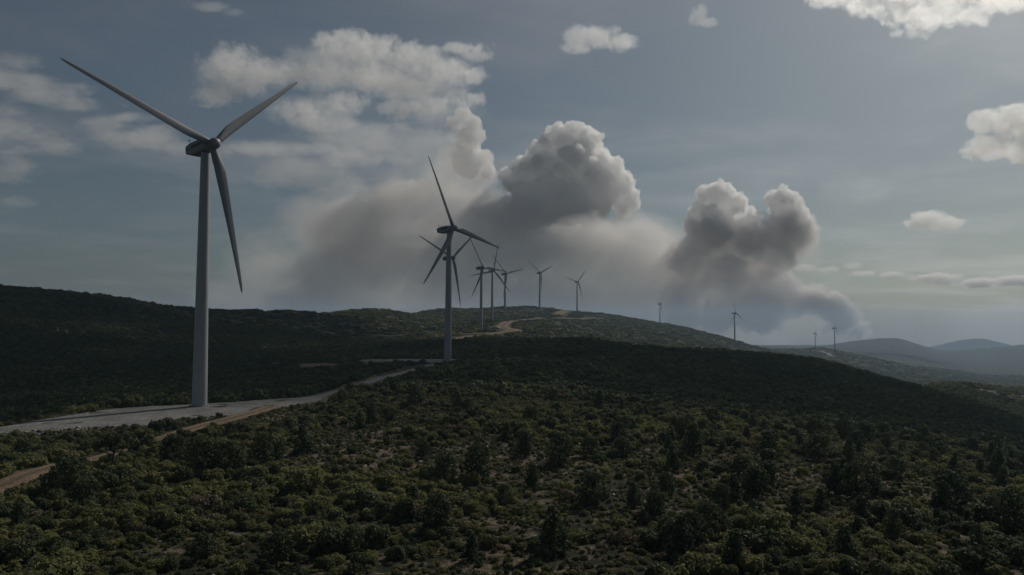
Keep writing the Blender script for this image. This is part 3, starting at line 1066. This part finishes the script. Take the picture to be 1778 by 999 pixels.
npx, npy = photo_px(near[:, 0], near[:, 1], grid_z(near[:, 0], near[:, 1]))
inview = (npx > 5) & (npx < 1773) & (npy < 1010)
order = np.argsort(-(near[:, 2] / near[:, 1]) * inview)
solo, rest = order[:298], order[298:]
KN = {0: 'dark green rounded shrub', 1: 'yellowish olive-green shrub', 2: 'low dry brownish shrub'}
for i in solo:
    xx, yy, s, kk = near[i]
    kk = int(kk)
    o = link('shrub', BUSH[kk][int(rng.integers(len(BUSH[kk])))])
    o.location = (xx, yy, float(grid_z(xx, yy)) - 0.05)
    o.rotation_euler = (0, 0, rng.uniform(0, 6.28))
    o.scale = (s * rng.uniform(0.85, 1.2), s * rng.uniform(0.85, 1.2), s * rng.uniform(0.8, 1.15))
    where = 'in the lower left of the near slope' if npx[i] < 590 else 'in the lower middle of the near slope' if npx[i] < 1180 else 'in the lower right of the near slope'
    tag(o, KN[kk] + ' ' + where, 'shrub', KN[kk] + 's ' + where)


def scatter(name, groups):
    """one object: many plants set out on the ground by geometry nodes. groups: list of (meshes, rows of x, y, size)"""
    col = bpy.data.collections.new(name + '_kinds')
    pts, siz, rot, idx, base = [], [], [], [], 0
    for meshes, rows in groups:
        n = len(rows)
        for me in meshes:
            o = bpy.data.objects.new('kind_%03d' % base, me)
            col.objects.link(o)
            base += 1
        pts.append(np.column_stack([rows[:, 0], rows[:, 1], grid_z(rows[:, 0], rows[:, 1]) - 0.04 * rows[:, 2]]))
        siz.append(rows[:, 2])
        rot.append(rng.uniform(0, 6.283, n))
        idx.append(rng.integers(base - len(meshes), base, n))
    pts = np.concatenate(pts)
    me = bpy.data.meshes.new(name)
    me.vertices.add(len(pts))
    me.vertices.foreach_set('co', pts.astype(np.float32).ravel())
    for nm, tp, arr in (('siz', 'FLOAT', np.concatenate(siz).astype(np.float32)), ('rot', 'FLOAT', np.concatenate(rot).astype(np.float32)), ('idx', 'INT', np.concatenate(idx).astype(np.int32))):
        a = me.attributes.new(nm, tp, 'POINT')
        a.data.foreach_set('value', arr)
    o = link(name, me)
    ng = bpy.data.node_groups.new(name, 'GeometryNodeTree')
    ng.interface.new_socket('Geometry', in_out='INPUT', socket_type='NodeSocketGeometry')
    ng.interface.new_socket('Geometry', in_out='OUTPUT', socket_type='NodeSocketGeometry')
    N, L = ng.nodes, ng.links
    gi, go = N.new('NodeGroupInput'), N.new('NodeGroupOutput')
    iop, ci = N.new('GeometryNodeInstanceOnPoints'), N.new('GeometryNodeCollectionInfo')
    ci.inputs['Collection'].default_value = col
    ci.inputs['Separate Children'].default_value = True
    ci.inputs['Reset Children'].default_value = True

    def na(nm, tp):
        a = N.new('GeometryNodeInputNamedAttribute')
        a.data_type = tp
        a.inputs['Name'].default_value = nm
        return a.outputs['Attribute']
    cx = N.new('ShaderNodeCombineXYZ')
    L.new(na('rot', 'FLOAT'), cx.inputs['Z'])
    er = N.new('FunctionNodeEulerToRotation')
    L.new(cx.outputs[0], er.inputs[0])
    L.new(gi.outputs[0], iop.inputs['Points'])
    L.new(ci.outputs[0], iop.inputs['Instance'])
    iop.inputs['Pick Instance'].default_value = True
    L.new(na('idx', 'INT'), iop.inputs['Instance Index'])
    L.new(er.outputs[0], iop.inputs['Rotation'])
    L.new(na('siz', 'FLOAT'), iop.inputs['Scale'])
    L.new(iop.outputs[0], go.inputs[0])
    md = o.modifiers.new('plants', 'NODES')
    md.node_group = ng
    tag(o, kind='stuff')
    return o


rn = near[rest]
scatter('scrub', [(BUSH[k], rn[rn[:, 3] == k]) for k in (0, 1, 2)] + [(LOWB[k], low[low[:, 3] == k]) for k in (0, 1, 2)])
scatter('hillside_scrub', [(LOWB[k], mid[mid[:, 3] == k]) for k in (0, 1)] + [(FARB[k], farv[farv[:, 3] == k]) for k in (0, 1)])
if MANY_PINES:
    print('pines left over', len(MANY_PINES))


def stone_mesh(seed):
    rs = np.random.default_rng(seed)
    v, f = ICO1
    v = v * (1 + 0.28 * rs.normal(0, 1, (len(v), 1)))
    return mesh_np('stone', v * np.array([0.5, 0.4, 0.28]), f, False)


b = bmesh.new()
bmesh.ops.create_icosphere(b, subdivisions=2, radius=1.0)
b.verts.ensure_lookup_table()
ICO1 = (np.array([q.co[:] for q in b.verts]), np.array([[q.index for q in p.verts] for p in b.faces]))
b.free()
STONES = [stone_mesh(i) for i in range(4)]
for m in STONES:
    m.materials.append(STONE)
x, y = sample(45, 170, 0.16)
k = clear_of(x, y, 0.0) & (rng.random(len(x)) < np.clip(fbm(x / 9., y / 9., 3, 55) * 1.6, 0.02, 1))
rows = [np.stack([x[k], y[k], np.clip(rng.lognormal(-1.2, 0.45, k.sum()), 0.12, 0.7)], -1)]
# rubble along the outer lip of the first pad
lip = np.array([on_pad(px_, py_) for px_, py_ in [(-60, 755), (0, 752), (60, 748), (110, 744), (170, 741)]])
tt = rng.random(260)
lp = pchip(np.linspace(0, 1, len(lip)), lip, tt) + rng.normal(0, 1.0, (260, 2)) * np.array([1.0, 0.9])
rows.append(np.column_stack([lp, np.clip(rng.lognormal(-0.9, 0.45, 260), 0.15, 1.3)]))
scatter('stones', [(STONES, np.concatenate(rows))])


# ------------------------------------------------------------------ clouds and smoke
def ico(n):
    b = bmesh.new()
    bmesh.ops.create_icosphere(b, subdivisions=n, radius=1.0)
    b.verts.ensure_lookup_table()
    v = np.array([x.co[:] for x in b.verts])
    f = np.array([[x.index for x in p.verts] for p in b.faces])
    b.free()
    return v, f


ICO = {n: ico(n) for n in (1, 2, 3)}


def cloud_mesh(name, balls, depth, voxel, kids=10, grand=6, great=0, seed=1, billow=0.0, bsize=200.0, squash=1.0):
    """a heap of billows: (px, py, radius px, depth offset m) -> one closed skin"""
    rs = random.Random(seed)
    sph = []
    for ball in balls:
        if len(ball) == 2:
            sph.append((ball[0], ball[1], 0))
            continue
        px, py, r, dz = ball
        dd = depth + dz
        c = Vector(at(px, py, dd))
        sph.append((c, r * dd / FPX, 0))
    for c, r, lv in list(sph):
        for _ in range(kids):
            v = Vector((rs.gauss(0, 1), rs.gauss(0, 1), rs.gauss(0.25, 1))).normalized()
            r2 = r * rs.uniform(0.28, 0.48)
            c2 = c + v * (r - r2 * 0.35)
            sph.append((c2, r2, 1))
            for _ in range(grand):
                w = (v * 0.9 + Vector((rs.gauss(0, 1), rs.gauss(0, 1), rs.gauss(0, 1))).normalized()).normalized()
                r3 = r2 * rs.uniform(0.28, 0.5)
                c3 = c2 + w * (r2 - r3 * 0.3)
                sph.append((c3, r3, 2))
                for _ in range(great):
                    g = (w + Vector((rs.gauss(0, 1), rs.gauss(0, 1), rs.gauss(0, 1))).normalized()).normalized()
                    r4 = r3 * rs.uniform(0.3, 0.5)
                    sph.append((c3 + g * (r3 - r4 * 0.2), r4, 3))
    vs, fs, off = [], [], 0
    for c, r, lv in sph:
        v, f = ICO[3 if lv == 0 else 2 if r > 3 * voxel else 1]
        vs.append(v * np.array([r, r, r * squash]) + np.array(c))
        fs.append(f + off)
        off += len(v)
    me = mesh_np(name, np.concatenate(vs), np.concatenate(fs), True)
    o = bpy.data.objects.new(name, me)
    COL.objects.link(o)
    rm = o.modifiers.new('skin', 'REMESH')
    rm.mode = 'VOXEL'
    rm.voxel_size = voxel
    if billow:
        tx = bpy.data.textures.new(name + '_billow', 'CLOUDS')
        tx.noise_scale = bsize
        tx.noise_depth = 4
        dm = o.modifiers.new('billow', 'DISPLACE')
        dm.texture = tx
        dm.texture_coords = 'GLOBAL'
        dm.strength = billow
        dm.mid_level = 0.5
    return o


def vol_mat(name, color, dens, aniso=0.5, noise_scale=None, lo=0.35, hi=0.65, detail=5, absorb=None, step=None):
    t = NT(name)
    pv = t.add('ShaderNodeVolumePrincipled', {'Color': (*color, 1), 'Density': dens, 'Anisotropy': aniso})
    if absorb:
        pv.inputs['Absorption Color'].default_value = (*absorb, 1)
    if noise_scale:
        pos = t.add('ShaderNodeNewGeometry').outputs['Position']
        n = t.noise(pos, noise_scale, detail, 0.6)
        t.l.new(t.math('MULTIPLY', t.remap(n, lo, hi), dens), pv.inputs['Density'])
    if step:
        t.m.cycles.volume_step_rate = step
    return t.volume(pv.outputs[0])


def cloud(name, label, cat, balls, depth, voxel, mat, group=None, **kw):
    o = cloud_mesh(name, balls, depth, voxel, **kw)
    o.data.materials.append(mat)
    return tag(o, label, cat, group)


def part(root, name, balls, depth, voxel, mat, **kw):
    o = cloud_mesh(name, balls, depth, voxel, **kw)
    o.data.materials.append(mat)
    o.parent = root
    return o


def vapour(name, blobs, depth, color, dens, nscale, amp=0.9, thr=0.25, width=0.5, aniso=0.35, detail=6, step=0.2, thick=0.8, grow=1.2, parent=None, stretch=1.0, dz=0.0, seed=0, rough=0.66):
    """a soft body of vapour: blobs (px, py, rx px, ry px) thin out by fractal noise towards their edges"""
    rs = random.Random(seed)
    k = depth / FPX
    t = NT(name + '_air')
    pos = t.add('ShaderNodeNewGeometry').outputs['Position']
    field = None
    vs, fs, off = [], [], 0
    rlo = 1e9
    for px, py, rx, ry in blobs:
        d = depth + rs.uniform(-dz, dz)
        c = at(px, py, d)
        r = np.array([rx * k, thick * 0.5 * (rx + ry) * k, ry * k])
        rlo = min(rlo, r.min())
        v, f = ICO[2]
        vs.append(v * r * grow + c)
        fs.append(f + off)
        off += len(v)
        q = t.add('ShaderNodeVectorMath', {0: pos, 1: tuple(c)}, operation='SUBTRACT').outputs[0]
        q = t.add('ShaderNodeVectorMath', {0: q, 1: tuple(1.0 / r)}, operation='MULTIPLY').outputs[0]
        q = t.add('ShaderNodeVectorMath', {0: q, 1: q}, operation='DOT_PRODUCT').outputs['Value']
        q = t.math('SUBTRACT', 1.0, q)
        field = q if field is None else t.math('SMOOTH_MAX', field, q, 0.25)
    vec = t.add('ShaderNodeMapping', {'Vector': pos, 'Scale': (1.0 / stretch, 1.0 / stretch, 1.0)}).outputs[0]
    n = t.noise(vec, nscale, detail, rough, 0.2)
    f = t.math('ADD', field, t.math('MULTIPLY', t.math('SUBTRACT', n, 0.5), amp * 3.6))
    den = t.math('MULTIPLY', t.remap(f, thr, thr + width), dens)
    pv = t.add('ShaderNodeVolumePrincipled', {'Color': (*color, 1), 'Anisotropy': aniso, 'Density': den})
    t.m.cycles.volume_step_rate = step
    me = mesh_np(name, np.concatenate(vs), np.concatenate(fs), True)
    o = link(name, me, t.volume(pv.outputs[0]), parent)
    rm = o.modifiers.new('skin', 'REMESH')
    rm.mode = 'VOXEL'
    rm.voxel_size = rlo * 0.22
    return o


WHITE = (0.996, 0.994, 0.992)
HEAD = vol_mat('billow_vapour', (0.9993, 0.9994, 0.9995), 0.0145, 0.3)
LOWER = vol_mat('lower_billow_vapour', (0.997, 0.997, 0.997), 0.004, 0.3)
SMKHEAD = vol_mat('smoke_billow_vapour', (0.9985, 0.998, 0.9975), 0.014, 0.3)
SMK = vol_mat('smoke_vapour', (0.95, 0.945, 0.94), 0.0040, 0.35)

# the dark two-headed smoke plume
PD = 10600
pl = empty('smoke_plume', (0, 0, 0))
tag(pl, 'dark grey smoke plume with two billowing heads rising behind the far turbines', 'smoke plume')
part(pl, 'billow_head', [(1244, 342, 26, 0), (1224, 336, 14, 0), (1264, 336, 15, 0), (1276, 358, 20, -80), (1216, 372, 20, 60), (1300, 378, 16, -40), (1245, 390, 36, 50), (1290, 408, 30, 0), (1200, 392, 14, 0), (1320, 386, 12, 0),
    (1360, 350, 24, 100), (1342, 346, 13, 50), (1378, 348, 13, 50), (1386, 366, 14, 50), (1366, 382, 30, 100), (1325, 400, 24, 0), (1398, 385, 14, 80)], PD, 12, SMKHEAD, kids=16, grand=9, great=3, seed=3, billow=30, bsize=60)
vapour('smoke_body', [(1235, 415, 52, 44), (1300, 425, 52, 40), (1375, 405, 46, 44), (1345, 440, 46, 40), (1200, 450, 46, 44), (1255, 470, 66, 50), (1312, 485, 62, 50), (1195, 505, 50, 46),
    (1245, 540, 62, 50), (1312, 540, 56, 46), (1376, 524, 42, 34), (1412, 524, 34, 28), (1448, 535, 34, 30), (1182, 545, 38, 40), (1462, 556, 22, 20), (1488, 574, 12, 10), (1350, 500, 44, 40)], PD, (0.92, 0.905, 0.895), 0.0085, 0.0042, amp=0.72, thr=-0.05, width=0.5, detail=7, parent=pl, seed=4, dz=100, step=0.15)
vapour('smoke_tail', [(1420, 522, 36, 30), (1446, 534, 36, 30), (1470, 552, 36, 28), (1490, 572, 30, 22), (1455, 565, 40, 26)], PD + 60, (0.88, 0.855, 0.835), 0.0105, 0.0066, amp=1.0, thr=0.12, width=0.5, detail=7, parent=pl, seed=64, step=0.15, rough=0.7)
vapour('smoke_foot', [(1190, 560, 70, 50), (1270, 575, 70, 45), (1340, 575, 70, 45), (1400, 565, 56, 36), (1400, 440, 44, 46), (1170, 470, 50, 60)], PD + 250, (0.90, 0.85, 0.80), 0.0011, 0.0022, amp=0.6, thr=0.2, width=0.8, detail=5, parent=pl, seed=6, step=0.3)

# the bright-rimmed tower of cloud on top of the older smoke
CD = 11800
cl = empty('smoke_cloud', (0, 0, 0))
tag(cl, 'tall billowing cloud head with crisp bright rim above the drifting smoke', 'cloud')
part(cl, 'billow_head', [(975, 242, 26, 0), (1003, 236, 20, 0), (1028, 242, 18, 50), (950, 258, 22, 0), (1000, 280, 44, 0), (1044, 276, 18, 0), (1068, 292, 16, -60), (1084, 316, 16, -60), (1094, 338, 15, -60), (1098, 358, 12, -80), (1060, 326, 32, 0), (1030, 320, 44, 0),
    (945, 296, 38, 0), (920, 296, 28, 0), (900, 316, 24, 0), (880, 306, 14, 0), (985, 345, 50, 0), (1082, 366, 15, -80), (930, 345, 40, 0), (1022, 378, 18, -350), (972, 342, 8, -420)], CD, 13, HEAD, kids=16, grand=9, great=3, seed=8, billow=32, bsize=65)
part(cl, 'lower_billow', [(905, 362, 22, -200), (940, 358, 18, -200), (880, 356, 16, -200), (858, 366, 18, -200), (835, 372, 14, -200), (925, 375, 22, -200), (885, 378, 20, -200)], CD - 500, 14, LOWER, kids=12, grand=7, great=2, seed=9, billow=35, bsize=70)
vapour('cloud_foot', [(960, 385, 70, 50), (1030, 400, 70, 48), (1090, 415, 60, 44), (1140, 430, 44, 40), (890, 400, 70, 44)], CD - 300, (0.985, 0.98, 0.97), 0.0026, 0.0026, amp=0.7, thr=0.3, width=0.8, parent=cl, seed=10, step=0.25)

cl2 = empty('smoke_column', (0, 0, 0))
tag(cl2, 'pale leaning column of old smoke between the broken cloud bank and the bright-rimmed head', 'smoke')
part(cl2, 'sunlit_billow', [(668, 336, 11, 0), (690, 330, 13, 0), (712, 326, 14, 0), (735, 324, 13, 0), (756, 332, 12, 0), (725, 340, 16, 0)], 12400, 15, LOWER, kids=12, grand=7, great=2, seed=51, billow=38, bsize=75)
part(cl2, 'billow', [(806, 200, 14, 0), (824, 214, 13, 0), (830, 236, 13, 0), (790, 214, 13, 0), (812, 246, 22, 0), (838, 276, 17, 0), (848, 298, 14, 0), (810, 282, 26, 0)], 12600, 15, vol_mat('column_vapour', (0.997, 0.996, 0.995), 0.009, 0.2), kids=13, grand=8, great=2, seed=5, billow=38, bsize=75)
vapour('column_smoke', [(800, 230, 40, 44), (790, 280, 50, 44), (830, 310, 50, 40), (770, 320, 56, 36), (720, 335, 54, 26), (690, 350, 44, 30), (840, 345, 50, 30)], 12700, (0.985, 0.975, 0.965), 0.0030, 0.0026, amp=0.7, thr=0.3, width=0.8, parent=cl2, seed=15, step=0.25)

DR = empty('smoke_drift', (0, 0, 0))
vapour('drift_bank', [(700, 365, 90, 60), (610, 400, 100, 60), (800, 365, 90, 50), (880, 385, 90, 46), (770, 395, 100, 60), (640, 430, 100, 60), (740, 470, 130, 80), (860, 440, 120, 70), (960, 450, 120, 70), (1070, 450, 110, 70), (940, 410, 80, 40), (1020, 410, 80, 40), (590, 490, 110, 66), (560, 535, 110, 56),
    (690, 530, 140, 70), (830, 530, 140, 70), (960, 540, 140, 70), (1080, 540, 120, 70), (1140, 480, 70, 80), (1150, 560, 90, 60), (1110, 420, 50, 44)], 10700, (0.935, 0.915, 0.90), 0.0026, 0.0034, amp=0.85, thr=-0.22, width=1.0, detail=7, seed=5, dz=350, step=0.16, thick=0.7, stretch=1.3, parent=DR)
vapour('drift_fringe', [(700, 330, 80, 44), (600, 350, 90, 50), (780, 320, 90, 50), (1130, 410, 60, 50), (1100, 390, 50, 44), (1160, 470, 50, 60), (900, 380, 100, 40), (500, 480, 130, 90), (440, 530, 130, 60), (580, 420, 110, 80), (540, 370, 70, 50), (640, 370, 80, 50), (1150, 430, 60, 60)], 11200, (0.97, 0.955, 0.94), 0.0013, 0.0026, amp=0.65, thr=0.05, width=1.0, detail=6, parent=DR, seed=61, step=0.25, stretch=1.5)
tag(DR, 'broad hazy brown-grey bank of drifting smoke low over the ridge behind the turbines', 'smoke')
cb = empty('cloud', (0, 0, 0))
tag(cb, 'wide broken grey bank of cloud above the middle turbines', 'cloud')
vapour('thin_veil', [(640, 240, 150, 50), (740, 260, 100, 60), (520, 300, 120, 40), (430, 130, 110, 50), (600, 115, 150, 60), (730, 135, 130, 60), (560, 190, 120, 36), (760, 190, 90, 50)], 9200, WHITE, 0.0022, 0.0036, amp=0.7, thr=0.1, width=1.0, detail=7, parent=cb, seed=41, step=0.12, thick=0.4, stretch=1.5)
vapour('billow', [(400, 112, 66, 42), (450, 128, 60, 34), (395, 155, 52, 26), (505, 132, 52, 26), (575, 80, 44, 24), (640, 84, 76, 34), (710, 100, 66, 36), (800, 84, 66, 12), (775, 125, 60, 32), (570, 128, 60, 30),
    (650, 135, 76, 32), (705, 155, 70, 26), (815, 130, 34, 24), (690, 188, 52, 24), (750, 182, 46, 20), (525, 198, 56, 28), (600, 175, 50, 26), (370, 170, 44, 24), (830, 95, 40, 16), (600, 62, 60, 18), (805, 172, 44, 22)], 9000, WHITE, 0.0058, 0.0070, parent=cb, amp=1.15, thr=0.2, width=0.8, detail=7, seed=2, dz=120, step=0.08, thick=0.5, aniso=0.5, rough=0.7)
c = vapour('cloud', [(1712, 212, 34, 26), (1755, 212, 44, 36), (1805, 222, 60, 46), (1720, 255, 54, 26), (1790, 262, 56, 28), (1690, 266, 30, 16)], 8000, WHITE, 0.0075, 0.0062, amp=1.15, thr=0.25, width=0.4, detail=7, seed=12, step=0.12, thick=0.8, aniso=0.5, rough=0.72)
tag(c, 'dark-bottomed round cumulus at the right edge of the sky', 'cloud')
c = vapour('cloud', [(1618, 380, 44, 17), (1635, 386, 50, 15), (1595, 390, 40, 12)], 10500, WHITE, 0.0055, 0.0065, amp=1.15, thr=0.25, width=0.4, detail=7, seed=13, step=0.12, stretch=1.4, aniso=0.5, rough=0.72)
tag(c, 'small flat-bottomed cumulus puff hanging alone at the right', 'cloud')
c = vapour('cloud', [(1450, 0, 60, 22), (1510, 10, 60, 30), (1565, 22, 56, 36), (1620, 25, 66, 42), (1680, 20, 66, 36), (1740, 0, 80, 34), (1580, 58, 40, 18), (1620, -20, 150, 40)], 6500, WHITE, 0.0055, 0.0080, amp=1.0, thr=0.35, width=0.6, detail=7, seed=14, dz=80, step=0.10, thick=0.6, aniso=0.65)
tag(c, 'bright sunlit cloud cut off by the top edge at right', 'cloud')
c = vapour('cloud', [(1010, 64, 40, 24), (1040, 62, 44, 26), (1075, 74, 50, 18), (1000, 82, 34, 14)], 7500, WHITE, 0.0046, 0.0062, amp=1.15, thr=0.25, width=0.6, detail=7, seed=15, step=0.12, aniso=0.5, rough=0.72)
tag(c, 'small ragged cloud alone near the top centre', 'cloud')
c = vapour('cloud', [(1208, 26, 24, 20), (1225, 40, 34, 10)], 7500, WHITE, 0.004, 0.0070, amp=1.15, thr=0.25, width=0.5, detail=7, seed=16, step=0.15, rough=0.72)
tag(c, 'faint wisp of cloud at the top between the ragged cloud and the bright one', 'cloud')
for i, (x, y, w, lab) in enumerate([(1545, 479, 64, 'thin low streak of cloud left of the long low bank at right'), (1705, 487, 95, 'long low cloud bank at the right edge above the hills'), (1440, 465, 60, 'thin faint cloud streak beside the right shoulder of the plume')]):
    c = vapour('cloud', [(x + f * w, y + 4 * math.sin(3 * f + i), 0.5 * w, 13 if i == 1 else 9) for f in (-0.7, 0, 0.7)], 11000, WHITE, (0.009, 0.010, 0.005)[i], 0.0070, amp=0.9, thr=0.2, width=0.6, detail=6, seed=20 + i, step=0.15, stretch=1.8)
    tag(c, lab, 'cloud')
for i, (bl, lab) in enumerate([([(0, 140, 110, 26), (70, 158, 110, 22), (150, 182, 80, 16), (230, 205, 60, 12), (10, 112, 80, 24)], 'long thin pale streak of cloud at the far upper left'),
                               ([(5, 235, 90, 50), (70, 252, 80, 36), (20, 290, 64, 34), (25, 350, 46, 14), (0, 200, 60, 30)], 'faint ragged patch of cloud at the left edge beside the streak'),
                               ([(450, 258, 110, 20), (530, 262, 80, 16), (240, 240, 100, 28), (305, 258, 70, 20), (190, 225, 60, 34), (600, 275, 70, 24), (560, 215, 80, 18)], 'thin band of cloud just behind the nacelle of the nearest turbine'),
                               ([(370, 12, 40, 12), (405, 22, 30, 10)], 'small faint wisp at the top edge above the left end of the cloud bank')]):
    c = vapour('cloud', bl, 9500, WHITE, (0.0026, 0.0022, 0.0028, 0.003)[i], 0.0044, amp=1.0, thr=0.12, width=1.1, detail=7, seed=30 + i, step=0.12, stretch=2.2, thick=0.5)
    tag(c, lab, 'cloud')


def shade_cloud(spots, height, seed):
    """a cloud overhead, out of the picture, between the sun and the dark slopes: spots of (x, y, radius) on the ground it shades"""
    rs = random.Random(seed)
    up = sun_dir * (height / sun_dir.z)
    bl = []
    for gx, gy, r in spots:
        for _ in range(10):
            a, q = rs.uniform(0, 6.283), r * math.sqrt(rs.random())
            c = Vector((gx + q * math.cos(a), gy + q * math.sin(a), -15.0)) + up
            bl.append((c, r * rs.uniform(0.34, 0.55)))
    o = cloud_mesh('cloud', bl, 0, 11, kids=4, grand=0, seed=seed, billow=22, bsize=45, squash=0.35)
    o.data.materials.append(SHADE)
    return tag(o, 'cloud high overhead outside the picture, shading the middle slopes', 'cloud', 'clouds overhead that shade the slopes')


SHADE = vol_mat('overhead_vapour', (0.97, 0.97, 0.97), 0.03, 0.3)
shade_cloud([(-300, 420, 150), (-170, 480, 140), (-120, 330, 80), (-50, 420, 90), (-20, 330, 70), (-330, 640, 140), (-60, 560, 90), (-150, 250, 50), (-95, 215, 26), (-45, 250, 36), (-200, 300, 70), (-135, 205, 26), (-500, 650, 150), (-250, 760, 130), (-430, 800, 150), (-420, 480, 120)], 1500, 41)
shade_cloud([(60, 300, 60), (60, 400, 80), (100, 500, 90), (180, 480, 90), (150, 380, 80), (120, 270, 60), (190, 290, 60), (260, 400, 90), (300, 520, 60), (230, 540, 60), (20, 500, 70), (10, 270, 40)], 1500, 42)

# ------------------------------------------------------------------ air
hz = bmesh.new()
zb, zt = float(ZG.min()) - 1.0, 175.0
bmesh.ops.create_cube(hz, size=1.0, matrix=Matrix.Translation((0, 4850, (zb + zt) / 2)) @ Matrix.Diagonal((31000, 9900, zt - zb, 1)))
haze = link('haze', bm_mesh(hz, 'haze', False), vol_mat('air', (0.56, 0.76, 1.0), 0.9e-4, 0.2))
tag(haze, kind='stuff')
